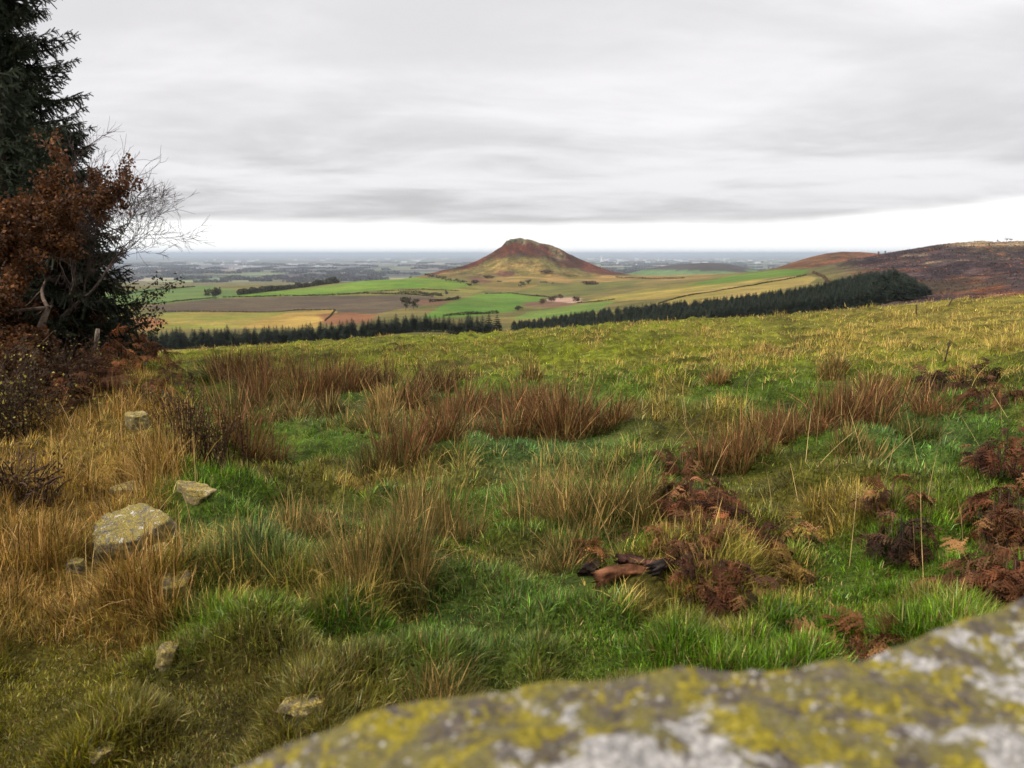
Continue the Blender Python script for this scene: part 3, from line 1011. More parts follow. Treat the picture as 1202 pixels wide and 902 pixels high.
mid(641, 321, 3.5, 12, BR, 'brown scrub patch high on the right side of the spur', 'scrub_patch', trunk=False)
mid(692, 334, 3.5, 18, BR, 'long brown thicket on the tawny slope between spur and golden field', 'thicket', trunk=False)
for i, (px, py) in enumerate(((502, 325), (509, 326.5), (516, 328), (523, 329.5), (530, 331), (537, 332), (545, 333))):
    mid(px + rng.normal(0, .6), py, 3.6 + 1.6 * rng.random(), 7, DK, 'dark thorn bush in the broken row at the left foot of the cone', 'thorn_bush', 'thorn bushes in the row along the foot of the cone', trunk=False, n=120)
for i, (px, hh) in enumerate(((1167, 6), (1172, 4.5), (1157, 3), (1022, 4), (1029, 3))):
    j = int(round((px - PXS[0]) / 1.6)); row = int(np.argmin(np.where(DS < 1300, TPY[:, j], 9999)))
    p = at_field(px, DS[row]); k = p[1] / 1000
    far_tree('bare_tree', p, hh * k, hh * k * .75, BR, ('windblown bare tree standing on the moor skyline', 'shorter bare tree leaning against the windblown skyline tree', 'low scrub bush on the moor edge before the skyline trees', 'small bare tree in the dip where moor meets bracken hill', 'tiny bare bush beside the small tree in the skyline dip')[i], None, n=90, leaf=.45)


def hedge(pts, hpx, wpx, cols, lab, dens=2.2, group=None, name='hedge'):
    P_ = [fp(*p) for p in pts]
    g = Geo()
    for a_, b_ in zip(P_[:-1], P_[1:]):
        sx = (a_[0] - b_[0]); L = np.linalg.norm(b_ - a_)
        k = (a_[1] + b_[1]) / 2000
        n = int(max(12, L / k * dens * max(1, hpx / 1.5) * 2))
        t = rng.random(n)[:, None]
        base = a_ * (1 - t) + b_ * t
        gaps = vnoise(base[:, 0] * 0.06, base[:, 1] * 0.06, 15)
        zz = np.array([at_field(601 + x / y / 1.0117 * 1000, y)[2] for x, y, _ in base])
        hh = hpx * k * (0.35 + 0.9 * gaps)
        cen = base + rng.normal(0, wpx * k * 0.35, (n, 3)) * np.array([1, 1, 0])
        cen[:, 2] = zz + hh * rng.random(n)
        cc_ = np.array(cols[0]) + (np.array(cols[1]) - np.array(cols[0])) * rng.random((n, 1))
        leaf_quads(g, cen, 0.9 * k * (0.6 + 0.9 * rng.random(n)) * max(1, hpx / 3), cc_)
    tag(obj(name, g.mesh(name), M_WOOD), lab, 'hedge', group)


hedge([(285, 346.5), (310, 343.5), (340, 340), (372, 336), (400, 332.5)], 6, 3, DK, 'thick dark hedgerow of trees climbing along the top of the bright green field', 3)
hedge([(150, 360), (185, 357.5), (210, 354.5), (240, 351.5), (262, 350)], 1.6, 1, DK, 'thin dark hedge along the upper left edge of the ploughed field')
hedge([(266, 349.5), (330, 348), (380, 347.5), (430, 345), (480, 346), (510, 348.5)], 2.2, 1, DK, 'dark hedge between the ploughed field and the bright green field')
hedge([(195, 367), (240, 366), (300, 367), (330, 366.5), (350, 364.5), (395, 364)], 1.5, 1, DK, 'long thin hedge between the ploughed field and the stubble below it')
hedge([(396, 364.5), (392, 370), (384, 377)], 1.6, 1, DK, 'short hedge down the right end of the straw stubble field')
hedge([(470, 344.5), (495, 345), (520, 348)], 3.0, 2, DK, 'ragged dark hedge at the upper right corner of the ploughed field')
hedge([(505, 355), (520, 353.5), (540, 351.5)], 3.2, 3, DK, 'deep dark hedge bank beside the broad trees under the olive strip')
hedge([(522, 371), (545, 370), (562, 369), (585, 368)], 3.0, 3, DK, 'dark hedge along the bottom of the bright pasture below the cone')
hedge([(570, 345), (600, 344.5), (640, 349), (660, 350)], 1.6, 1, BR, 'broken brown hedge across the top of the bright pasture')
hedge([(676, 356), (700, 354.5), (720, 352)], 1.8, 1, BR, 'dark brown hedge from the old workings to the golden field')
hedge([(770, 357), (800, 348.5), (850, 340), (890, 333), (940, 323.5)], 1.3, 0.8, DK, 'long dark wall-like hedge running up beside the straw strip to the bracken hill', 3)
hedge([(445, 342.5), (500, 340), (540, 342)], 0.9, 0.8, BR, 'faint brown hedge across the olive strip under the bright green field')
hedge([(150, 346), (190, 341), (235, 337)], 1.4, 1, DK, 'thin hedge at the back of the dull green pasture')
hedge([(720, 326), (760, 327.5), (800, 327)], 1.4, 1, BR, 'brown hedge trailing from the right foot of the cone')
hedge([(948, 321), (960, 326), (966, 334)], 2.5, 2, BR, 'short scrubby hedge at the head of the straw strip beside the moor')

# scattered heather tufts that roughen the moor, pale outcrops
g = Geo()
n = 16000
pp = rng.uniform(985, 1330, n); d_ = rng.uniform(330, 1180, n)
cen = np.array([at_field(a_, b_) for a_, b_ in zip(pp, d_)])
keep = rng.random(n) < sstep(980, 1060, pp + 0.10 * (d_ - 700))
cen = cen[keep]; n = len(cen)
cen[:, 2] += 0.25
cc_ = np.where((vnoise(cen[:, 0] * .05, cen[:, 1] * .05, 3) > 0.62)[:, None], np.array([0.20, 0.075, 0.03]), np.array([0.075, 0.045, 0.045])) * (0.6 + 0.9 * rng.random((n, 1)))
leaf_quads(g, cen, (0.5 + 1.5 * rng.random(n) ** 2) * np.clip(cen[:, 1] / 900, .35, 1), cc_, 0.3, 1.2)
tag(obj('heather', g.mesh('heather'), M_WOOD), 'purple brown heather and bracken tufts covering the moor slope', 'heather', kind='stuff')


def stone_mesh(name, dims, seed, sub=5, rough=0.05, sharp=0.5):
    """angular slab: a block split along random planes, edges worn, faces pitted"""
    import bmesh
    r = np.random.default_rng(seed)
    b = bmesh.new()
    bmesh.ops.create_icosphere(b, subdivisions=sub, radius=1.0)
    V = np.array([v.co[:] for v in b.verts])
    a = np.arange(7) * 6.283 / 7 + r.normal(0, .28, 7)
    nrm = np.concatenate([np.stack([np.cos(a), np.sin(a), r.normal(0.05, .22, 7)], 1), [[r.normal(0, .06), r.normal(0, .06), 1.0], [0, 0, -1.0]], np.stack([np.cos(a[::2] + .5), np.sin(a[::2] + .5), np.full(4, .9)], 1)])
    nrm /= np.linalg.norm(nrm, axis=1, keepdims=True)
    off = np.concatenate([r.uniform(.50, .72, 7), [.36, .5], r.uniform(.66, .80, 4)])
    dd = V @ nrm.T
    inv = np.where(dd > 1e-3, np.maximum(dd, 1e-3) / off[None], 0)
    s = 1.0 / (np.sum(inv ** 34, 1) ** (1 / 34.0))
    V = V * np.minimum(s, 1.0)[:, None]
    ext = np.abs(V).max(0)
    V = V / ext
    D = np.array(dims) / 2
    W = V * D
    sc = 1.0 / max(D)
    q1 = fbm(W[:, 0] * 3 * sc + W[:, 2] * 2 * sc + seed, W[:, 1] * 3 * sc - W[:, 2] * 2 * sc, seed, 5) - .5
    q2 = fbm(W[:, 0] * 11 * sc + W[:, 2] * 9 * sc, W[:, 1] * 11 * sc + W[:, 2] * 7 * sc + seed, seed + 5, 4) - .5
    lay = np.abs(((V[:, 2] * 2.2 + q1 * .8) % 1.0) - .5) * (np.abs(V[:, 2]) < .85) * 0.03
    W = W * (1 + q1 * 0.26 + q2 * 0.14 - lay)[:, None]
    for v, c_ in zip(b.verts, W): v.co = c_
    for f in b.faces: f.smooth = True
    me_ = bpy.data.meshes.new(name)
    b.to_mesh(me_); b.free()
    return me_


STONES = [  # px, py of the centre base, size px (w, depth, h), yaw, tilt, label, yellowish
    (158, 640, 112, 58, 44, 0.72, (0.20, -0.20), 'large flat slab crusted with white and yellow lichen, biggest stone on the bank', 0),
    (160, 580, 56, 34, 22, 0.2, (0, 0.05), 'thin pale stone lying just behind the big lichen slab', 1),
    (228, 580, 58, 26, 20, -0.35, (0.05, 0.1), 'smooth yellowish stone with rounded top at the grass edge behind the slab', 1),
    (140, 455, 36, 20, 16, 0.2, (0, 0), 'bright yellow-grey stone half sunk among red bracken on the bank', 1),
    (160, 498, 34, 24, 22, -0.2, (0.1, 0), 'white-topped stone in the middle of the bank between bracken and dry grass', 1),
    (146, 424, 14, 10, 12, 0.1, (0, 0), 'small white stone far up the bank under the spruce', 0),
    (188, 650, 40, 26, 20, 0.4, (0, 0), 'mossy stone wedged under the shaded side of the big slab', 1),
    (202, 692, 42, 30, 34, 0.3, (0.2, 0.1), 'brown weathered stone below the big slab with grass over it', 1),
    (196, 772, 34, 26, 30, -0.2, (0.1, 0.2), 'small pale stone with a broken face standing up in mossy grass', 1),
    (356, 826, 62, 30, 12, 0.15, (0, 0), 'flat yellow mossy stone lying flush in the green grass', 1),
    (120, 888, 30, 22, 14, 0, (0, 0), 'little dark stone in the mossy corner under the dry grass', 0),
    (88, 664, 26, 18, 16, 0.4, (0, 0), 'small grey stone hidden in golden grass beside the big slab', 0),
]
CLEAR = []
for i, (px, py, sw, sdp, shh, yaw, tl, lab, yl) in enumerate(STONES):
    p = gp(px, py); k = depth_of(p) / 1000
    CLEAR.append((p[0], p[1] - 0.05, sw * k * 0.40))
    CLEAR.append((p[0], p[1] - 0.05 - sw * k * .45, sw * k * (0.16 if i else 0.45)))
    o = obj('stone', stone_mesh('stone', (sw * k, sdp * k * 1.5, shh * k), 500 + i, 5), M_STONE_Y if yl else M_STONE, None, p + np.array([0, 0.0, shh * k * (0.24 if i == 0 else 0.14 if i in (1, 2) else 0.0)]))
    o.rotation_euler = (tl[0], tl[1], yaw)
    tag(o, lab, 'stone', 'stones of the tumbled wall along the bank')

CRAG = [(597, 285, 7, 3.5, 'grey crag block at the western lip of the cone summit, lowest of the knob'), (603, 283.5, 8, 3.2, 'broad grey crag crowning the cone summit knob'), (611, 284, 6, 2.4, 'small grey crag on the flat top of the cone beside the broad one'),
        (650, 296, 6, 3.0, 'upper grey outcrop on the far shoulder of the cone'), (657, 301, 5, 3.0, 'lower grey outcrop stepping down the far shoulder of the cone'),
        (637, 332, 9, 2.4, 'long pale rock band on the tawny slope below the spur'), (586, 331, 7, 2.2, 'pale rock scar at the foot of the spur near the dark bush cluster'), (648, 333, 5, 1.8, 'short pale rock next to the long rock band')]
for i, (px, py, wpx, hpx, lab) in enumerate(CRAG):
    p = fp(px, py, 1300); k = p[1] / 1000
    me = stone_mesh('rock_outcrop', (wpx * k, wpx * k * .8, hpx * k * 2), 700 + i, 4, 0.1)
    o = obj('rock_outcrop', me, M_CRAG, None, p)
    o.rotation_euler = (0, 0, rng.normal(0, .6))
    tag(o, lab, 'rock')

# the wall-top boulder right before the lens: flat crown, upright sides down to the ground
import bmesh
EX = [(-0.48, .52), (-0.38, .63), (-0.25, .705), (-0.12, .735), (-0.03, .752), (0.03, .772), (0.10, .78), (0.24, .77), (0.30, .792), (0.38, .815), (0.46, .87), (0.55, .915), (0.75, .97), (1.05, 0.95), (1.25, .8)]
outl = [(-0.48, .38), (-0.34, .20), (0.0, .14), (0.5, .12), (1.0, .18), (1.25, .45)]
ring = EX + outl[::-1]
ring = np.array(ring)
# densify and smooth the plan outline
t_ = np.linspace(0, len(ring), 160, endpoint=False)
rx = np.interp(t_, np.arange(len(ring) + 1), np.append(ring[:, 0], ring[0, 0]))
ry = np.interp(t_, np.arange(len(ring) + 1), np.append(ring[:, 1], ring[0, 1]))
cx_, cy_ = 0.45, 0.5
g = Geo()
lv = []
for f in np.concatenate([np.linspace(0.02, 0.93, 46), np.linspace(0.94, 1.0, 9)]):
    X_ = cx_ + (rx - cx_) * f; Y_ = cy_ + (ry - cy_) * f
    edge = np.clip((f - 0.93) / 0.07, 0, 1)
    Zt = 1.30 + 0.020 * sstep(0.2, 0.55, X_) * sstep(.5, .9, Y_) - 0.05 * sstep(-0.02, -0.4, X_) - 0.045 * (1 - np.sqrt(np.maximum(0, 1 - edge ** 2)))
    Zt = Zt + (fbm(X_ * 5, Y_ * 5, 801, 5) - 0.5) * 0.065 + (fbm(X_ * 26, Y_ * 26, 802, 4) - 0.5) * 0.016
    lv.append(np.stack([X_, Y_, Zt], 1))
for zf in np.linspace(0.04, 1, 16):
    sc = 1.0 - 0.03 * math.sin(zf * 3.0) - 0.04 * zf
    X_ = cx_ + (rx - cx_) * sc; Y_ = cy_ + (ry - cy_) * sc
    Zt = 1.255 * (1 - zf) - 0.12 * zf + 0 * X_
    wv = (fbm(X_ * 3 + zf * 3, Y_ * 3 + zf * 4, 805, 4) - 0.5) * 0.10
    lv.append(np.stack([X_ + (rx - cx_) * wv * .4, Y_ + (ry - cy_) * wv * .4, Zt], 1))
m_ = 160
V = np.concatenate(lv); nl = len(lv)
q = [(a_ * m_ + i, a_ * m_ + (i + 1) % m_, (a_ + 1) * m_ + (i + 1) % m_, (a_ + 1) * m_ + i) for a_ in range(nl - 1) for i in range(m_)]
V = np.concatenate([V, [[cx_, cy_, lv[0][:, 2].mean()]]])
t3 = [(i, len(V) - 1, (i + 1) % m_) for i in range(m_)]
q = [tuple(reversed(x)) for x in q]
tag(obj('boulder', mesh_np('boulder', V, q, t3, None, True), M_BOULDER), 'big grey boulder blotched with yellow moss and white lichen, close before the viewer', 'boulder')

# ------------------------------------------------------------------ rushes
RUST = np.array([0.215, 0.088, 0.036]); BROWN = np.array([0.145, 0.078, 0.032]); OLIVE = np.array([0.15, 0.105, 0.028])
STRAW = np.array([0.42, 0.27, 0.09]); DARK = np.array([0.05, 0.028, 0.015]); GRN = np.array([0.055, 0.10, 0.02])
RU = [
  (310, 452, 80, 50, RUST, BROWN, .05, .5, .8, 'rusty rush tuft closing the gap between the brow clump and the broad reddish clump'),
  (478, 474, 80, 46, RUST, BROWN, .06, .5, .8, 'rust tuft just behind the orange-rust clump, below the darkest rounded clump'),
  (556, 486, 84, 52, BROWN, RUST, .06, .5, .9, 'brown tuft bridging the orange-rust clump and the brown middle-row clump'),
  (626, 488, 76, 60, RUST, BROWN, .05, .45, .9, 'red-brown tuft pressed against the near end of the widest rusty clump'),
  (376, 492, 60, 36, BROWN, OLIVE, .15, .5, .6, 'low brown tuft in front of the reddish clump by the pale stalks'),
  (322, 500, 60, 50, BROWN, OLIVE, .15, .5, .7, 'brown tuft leaning away from the tall dark olive-brown clump'),
  (1024, 480, 80, 56, RUST, BROWN, .05, .5, .9, 'rusty tuft joining the tallest brown clump to the spreading brown one'),
  (900, 500, 70, 40, RUST, STRAW, .1, .5, .6, 'thin rusty tuft between the compact brown clump and the low rusty one'),  # px, base py, width px, height px, main, second, green share, spread, density, label
    (268, 446, 76, 48, BROWN, RUST, .05, .35, 1.0, 'brown rush clump at the brow beside the green gap, first of the far row'),
    (342, 468, 110, 66, RUST, BROWN, .05, .35, 1.2, 'broad reddish rush clump in the far row behind the tall olive clump'),
    (398, 462, 70, 50, RUST, BROWN, .05, .4, 1.0, 'reddish rush clump between the broad reddish one and the pale stalks'),
    (286, 530, 84, 92, BROWN, RUST, .12, .4, .9, 'tall dark olive-brown rush clump standing next to the tumbled bank'),
    (444, 456, 66, 36, BROWN, DARK, .05, .4, .9, 'low brown rush clump behind the pale stalks'),
    (514, 458, 66, 40, DARK, BROWN, .0, .45, 1.1, 'darkest rounded rush clump at the back of the middle row'),
    (446, 486, 52, 54, STRAW, STRAW, .05, .25, .35, 'sparse clump of pale straw stalks standing upright in the middle row'),
    (430, 506, 76, 40, OLIVE, STRAW, .4, .5, .8, 'low olive tuft at the foot of the pale stalks'),
    (520, 526, 104, 74, RUST, BROWN, .08, .4, 1.25, 'orange-rust rush clump nearest in the middle row'),
    (588, 506, 96, 66, BROWN, RUST, .08, .4, 1.2, 'brown rush clump between the orange-rust clump and the widest rusty one'),
    (664, 502, 118, 70, RUST, BROWN, .06, .45, 1.4, 'widest rusty rush clump at the far end of the middle row'),
    (700, 500, 60, 44, BROWN, RUST, .06, .5, .9, 'small brown rush tuft leaning from the end of the widest clump'),
    (620, 446, 40, 20, STRAW, OLIVE, .2, .4, .5, 'little straw tuft in the lime grass behind the widest rusty clump'),
    (420, 690, 124, 112, OLIVE, STRAW, .35, .3, 1.3, 'big olive and straw rush clump nearest the boulder side of the pasture'),
    (372, 628, 70, 60, STRAW, OLIVE, .2, .4, .7, 'fawn rush tuft between the dry bank and the big olive clump'),
    (478, 668, 80, 110, OLIVE, STRAW, .3, .25, .9, 'slender olive rush clump beside the big olive and straw clump'),
    (522, 628, 84, 106, STRAW, OLIVE, .2, .28, 1.1, 'tall straw-coloured rush clump in the centre of the pasture'),
    (446, 560, 66, 60, OLIVE, DARK, .3, .4, .7, 'dark olive tuft with a black seed stalk in the wet green hollow'),
    (648, 604, 84, 84, STRAW, OLIVE, .25, .4, .8, 'loose straw rush clump with tall stems above the log'),
    (700, 614, 96, 84, OLIVE, STRAW, .25, .45, 1.0, 'bushy olive rush clump beside the loose straw one'),
    (668, 664, 84, 66, OLIVE, STRAW, .45, .5, .9, 'green-olive rush tuft just behind the log'),
    (742, 596, 60, 60, STRAW, OLIVE, .25, .5, .6, 'thin straw tuft leaning over the red bracken'),
    (858, 540, 74, 62, BROWN, RUST, .1, .35, 1.1, 'compact brown rush clump standing alone in green grass past the bracken'),
    (936, 514, 76, 56, RUST, BROWN, .06, .45, 1.0, 'low rusty rush clump at the near side of the big brown one'),
    (986, 504, 86, 76, BROWN, RUST, .08, .35, 1.3, 'tallest brown rush clump on the right-hand slope'),
    (1062, 484, 90, 52, BROWN, RUST, .05, .5, 1.1, 'spreading brown rush clump adjoining the dead bracken near the thin stake'),
    (1076, 520, 46, 40, OLIVE, GRN, .5, .4, .8, 'short dark green rush tuft below the spreading brown clump'),
    (1012, 536, 54, 40, STRAW, OLIVE, .3, .5, .6, 'yellowish tuft below the tallest brown clump'),
    (846, 452, 34, 26, STRAW, STRAW, .1, .4, .6, 'lone pale straw tuft in the lime-green pasture'),
    (510, 822, 66, 58, STRAW, OLIVE, .25, .4, .35, 'thin straw stems rising behind the boulder edge'),
    (900, 408, 60, 14, STRAW, STRAW, .1, .6, .6, 'blond grass tussock halfway up the brow'),
    (985, 440, 44, 26, STRAW, OLIVE, .1, .5, .6, 'blond tuft just behind the tallest brown rush clump'),
]
for (px, py, wpx, hpx, ca, cb, gs, spr, den, lab) in RU:
    p = gp(px, py); k = depth_of(p) / 1000
    g = Geo()
    n = int(620 * den)
    R = wpx * k * 0.44; H = hpx * k * 1.08
    rr = np.sqrt(rng.random(n)); th = rng.random(n) * 6.283
    nk = int(rng.integers(4, 8))
    kx = rng.uniform(-1, 1, nk) * R * 1.05; ky = rng.uniform(-1, 1, nk) * R * 0.7; kh = 0.5 + 0.55 * rng.random(nk); kh[0] = 1.05; kx[0] *= .4
    kt = rng.normal(0, .22, (nk, 2))
    kk_ = rng.integers(0, nk, n); kr = 0.36 + .3 * rng.random(nk)
    bx = kx[kk_] + rr * R * kr[kk_] * np.cos(th); by = ky[kk_] + rr * R * kr[kk_] * 0.8 * np.sin(th)
    bz = meadow_z(p[0] + bx, p[1] + by) - p[2] - 0.02
    az = th + rng.normal(0, 0.7, n)
    lean = np.abs(rng.normal(0, spr * 0.6, n)) + rr * spr * 0.6
    lean = lean * 1.15
    hh = H * kh[kk_] * (0.35 + 0.80 * rng.random(n) ** 0.9) * (1 - 0.2 * rr)
    t = rng.random((n, 1))
    c_ = ca * t + cb * (1 - t)
    c_ = c_ * np.exp(rng.normal(-0.1, 0.5, (n, 1)))
    gmask = rng.random(n) < gs
    c_[gmask] = GRN * (0.7 + 0.8 * rng.random((gmask.sum(), 1)))
    smask = rng.random(n) < 0.13
    c_[smask] = STRAW * (0.7 + 0.6 * rng.random((smask.sum(), 1)))
    tipc = c_ * 0.55 + STRAW * 0.2 * rng.random((n, 1))
    wd = np.maximum(0.0042, 0.85 * k) * (0.7 + 0.6 * rng.random(n))
    cur = rng.normal(0.05, 0.16, n) + 0.10 * rr
    brk = rng.random(n) < 0.13
    cur[brk] += rng.uniform(0.9, 2.2, brk.sum())
    blades(g, np.stack([bx, by, bz], 1), hh, wd, az, lean, cur, c_, 4, tipc)
    nb = int(n * 0.35)     # collapsed dead stems round the foot
    th = rng.random(nb) * 6.283; rr = 0.5 + 0.6 * rng.random(nb)
    bx = rr * R * np.cos(th); by = rr * R * .75 * np.sin(th)
    bz = meadow_z(p[0] + bx, p[1] + by) - p[2]
    blades(g, np.stack([bx, by, bz], 1), H * (0.25 + .3 * rng.random(nb)), wd[:nb], th + rng.normal(0, .8, nb), 0.7 + 0.6 * rng.random(nb), 0.3 + 0.3 * rng.random(nb), (OLIVE * t[:nb] + GRN * (1 - t[:nb])) * (0.6 + .8 * rng.random((nb, 1))), 3)
    o = obj('rush_clump', g.mesh('rush_clump'), M_DRY, None, p)
    tag(o, lab, 'rush clump', 'rush clumps across the pasture')

# ------------------------------------------------------------------ dead bracken
def frond_template(seed):
    r = np.random.default_rng(seed)
    tv = []; tt = []
    npin = 15
    sag = r.uniform(0.5, 1.0)
    def spine(f): return np.array([f, 0.05 * math.sin(f * 5 + seed), 0.55 * f - sag * f * f])
    for i in range(npin):
        f0, f1 = i / npin, (i + 1) / npin
        a0, a1 = spine(f0), spine(f1)
        b = len(tv); w_ = 0.006
        tv += [a0 + [0, w_, 0], a0 - [0, w_, 0], a1 - [0, w_, 0], a1 + [0, w_, 0]]; tt += [(b, b + 1, b + 2), (b, b + 2, b + 3)]
        if f0 < 0.18: continue
        for s in (-1, 1):
            L = 0.40 * math.sin(math.pi * min(1, (f0 - 0.1) / 0.9) ** 0.7) * r.uniform(0.55, 1.05) + 0.03
            tipd = np.array([0.45 + r.normal(0, .2), s, r.normal(-0.35, 0.3)]); tipd /= np.linalg.norm(tipd)
            up = np.array([r.normal(0, .4), r.normal(0, .4), 1.0])
            sd_ = np.cross(tipd, up); sd_ /= np.linalg.norm(sd_)
            m = 6
            for j in range(m):
                g0 = j / m
                c0 = a0 + tipd * L * g0 + np.array([0, 0, -0.25 * L * g0 * g0])
                c1 = a0 + tipd * L * (g0 + 1.0 / m) + np.array([0, 0, -0.25 * L * (g0 + 1.0 / m) ** 2])
                ww = L * 0.22 * (1 - g0 * 0.8) * r.uniform(.6, 1.2)
                cur = np.array([0, 0, r.normal(0, .5) * ww])
                b = len(tv)
                tv += [c0, c1, (c0 + c1) / 2 + sd_ * ww + cur, (c0 + c1) / 2 - sd_ * ww + cur]
                tt += [(b, b + 1, b + 2), (b, b + 3, b + 1)]
    return np.array(tv), np.array(tt)


FR = [frond_template(i) for i in range(5)]
FRED = np.array([0.130, 0.045, 0.018]); FBRN = np.array([0.095, 0.046, 0.02]); FOR = np.array([0.16, 0.066, 0.022]); FDK = np.array([0.038, 0.018, 0.012]); FGOLD = np.array([0.27, 0.17, 0.03])


def bracken(px, py, wpx, hpx, ca, cb, nfr, lab, stems=True, name='bracken_clump', cat='bracken'):
    p = gp(px, py); k = depth_of(p) / 1000
    g = Geo()
    R = wpx * k * 0.46; H = hpx * k * 0.95
    nfr = int(nfr * 1.7)
    for i in range(nfr):
        tv, tt = FR[i % 5]
        rr = math.sqrt(rng.random()); th = rng.random() * 6.283
        bx, by = rr * R * math.cos(th), rr * R * 0.8 * math.sin(th)
        bz = float(meadow_z(p[0] + bx, p[1] + by)) - p[2]
        hb = H * (0.25 + 0.65 * rng.random()) * (1 - 0.4 * rr)
        yaw = th + rng.normal(0, 1.1)
        tilt = rng.normal(-0.30, 0.5)
        X = np.array([math.cos(yaw) * math.cos(tilt), math.sin(yaw) * math.cos(tilt), math.sin(tilt)])
        Y = np.array([-math.sin(yaw), math.cos(yaw), rng.normal(0, .4)]); Y /= np.linalg.norm(Y)
        Z = np.cross(X, Y)
        L = max(0.20, R * 0.75) * (0.6 + 0.5 * rng.random())
        L = min(L, 0.60)
        t = rng.random()
        c_ = (ca * t + cb * (1 - t)) * math.exp(rng.normal(-0.15, 0.40))
        if rng.random() < 0.12: c_ = np.array([0.21, 0.105, 0.038]) * (0.6 + .6 * rng.random())
        o_ = np.array([bx, by, bz + hb])
        template(g, tv, tt, o_[None], (X * L)[None], (Y * L)[None], (Z * L)[None], c_)
        if stems:
            tubes(g, [(bx * .8, by * .8, bz - .02)], [o_], [0.004], [0.003], c_ * 0.8 + 0.03, 4)
    o = obj(name, g.mesh(name), M_FERN, None, p)
    tag(o, lab, cat, 'dead bracken clumps')
    return o


BK = [
    (812, 596, 84, 54, FRED, FBRN, 40, 'red-brown dead bracken clump behind the log, uppermost of those around it'),
    (858, 640, 96, 66, FRED, FDK, 50, 'deep red collapsed bracken clump uphill of the log end'),
    (842, 694, 74, 46, FDK, FRED, 34, 'almost black sodden bracken heap beside the log end'),
    (905, 672, 60, 40, FBRN, FGOLD, 22, 'brownish bracken remnant with golden tips right of the black heap'),
    (936, 634, 60, 36, FGOLD, GRN, 16, 'yellow-green half-dead fern fronds between the bracken patches'),
    (800, 548, 60, 26, FBRN, FRED, 20, 'small brown bracken patch in front of the compact brown rush clump'),
    (1052, 648, 44, 60, FBRN, FDK, 20, 'narrow dark upright bracken stem cluster in open grass'),
    (1050, 590, 40, 40, FBRN, FRED, 12, 'slight reddish bracken sprig above the narrow dark cluster'),
    (1180, 560, 80, 74, FRED, FDK, 44, 'dark red bracken clump on the slope, second from the top of the edge patch'),
    (1190, 640, 100, 90, FRED, FBRN, 60, 'broad red-brown bracken clump above the boulder shoulder'),
    (1150, 700, 96, 60, FBRN, FRED, 50, 'matted brown bracken spilling toward the boulder shoulder'),
    (1200, 710, 80, 90, FRED, FBRN, 44, 'red bracken mass right behind the boulder shoulder'),
    (1172, 480, 70, 34, FBRN, FRED, 26, 'brown bracken patch beyond the dark red slope clump'),
    (1100, 462, 70, 36, FBRN, FDK, 28, 'dark brown bracken patch near the thin leaning stake'),
    (1150, 446, 60, 26, FBRN, FDK, 18, 'small dark bracken patch highest on the pasture slope'),
    (132, 436, 76, 52, FRED, FOR, 40, 'orange-red bracken bush on the bank below the spruce'),
    (176, 420, 56, 32, FRED, FBRN, 30, 'red-brown bracken on the bank end beside the green gap'),
    (92, 476, 90, 60, FRED, FBRN, 44, 'red bracken between the dark bramble and the yellow-grey stone'),
    (176, 470, 60, 40, FBRN, FRED, 26, 'brown bracken around the yellow-grey stone'),
    (130, 400, 70, 26, FRED, FOR, 26, 'rusty bracken top at the crest of the bank against the spruce skirt'),
    (1000, 775, 80, 24, FOR, FRED, 26, 'orange-brown dead fronds lying along the back edge of the boulder'),
]
BK += [
    (66, 440, 70, 50, FBRN, FRED, 34, 'dull brown bracken just below the fence posts on the bank'),
    (112, 462, 70, 44, FBRN, FOR, 34, 'orange-brown bracken before the dark undergrowth, next to the yellow-grey stone'),
    (150, 412, 60, 34, FOR, FRED, 26, 'bright rust bracken close beside the small white stone'),
    (206, 452, 44, 34, FBRN, FDK, 18, 'dark bracken wisps at the side of the green gap below the bank end'),
    (700, 660, 60, 26, FOR, FBRN, 16, 'orange-brown bracken litter at the near end of the log'),
    (800, 640, 70, 36, FBRN, FOR, 26, 'tawny bracken litter arching over the blackened log'),
]
for b in BK: bracken(*b)

# dead dock and nettle stalks by the tall olive rush clump
def dead_stalks(px, py, wpx, hpx, n, lab):
    p = gp(px, py); k = depth_of(p) / 1000
    g = Geo()
    R = wpx * k * .45; H = hpx * k
    for i in range(n):
        bx, by = rng.normal(0, .5) * R, rng.normal(0, .4) * R
        bz = float(meadow_z(p[0] + bx, p[1] + by)) - p[2] - .02
        h = H * (0.5 + .55 * rng.random())
        tip = np.array([bx + rng.normal(0, .22) * h, by + rng.normal(0, .22) * h, bz + h])
        tubes(g, [(bx, by, bz)], [tip], [0.005], [0.003], DARK * (0.7 + rng.random()), 5)
        m = 11
        t = 0.45 + 0.55 * rng.random((m, 1))
        cen = np.array([bx, by, bz]) * (1 - t) + tip * t + rng.normal(0, 0.02, (m, 3))
        leaf_quads(g, cen, 0.012 + 0.014 * rng.random(m), BROWN * (0.25 + .7 * rng.random((m, 1))), 0, 1.4)
    tag(obj('dead_dock', g.mesh('dead_dock'), M_FERN, None, p), lab, 'dead plant')


dead_stalks(246, 548, 90, 80, 60, 'blackish dead dock stalks between the dry bank and the tall olive rush clump')
dead_stalks(336, 588, 14, 60, 3, 'single black dock stalk standing in the wet green hollow')
dead_stalks(215, 505, 70, 50, 40, 'dark dead nettle stalks beside the white-topped stone')

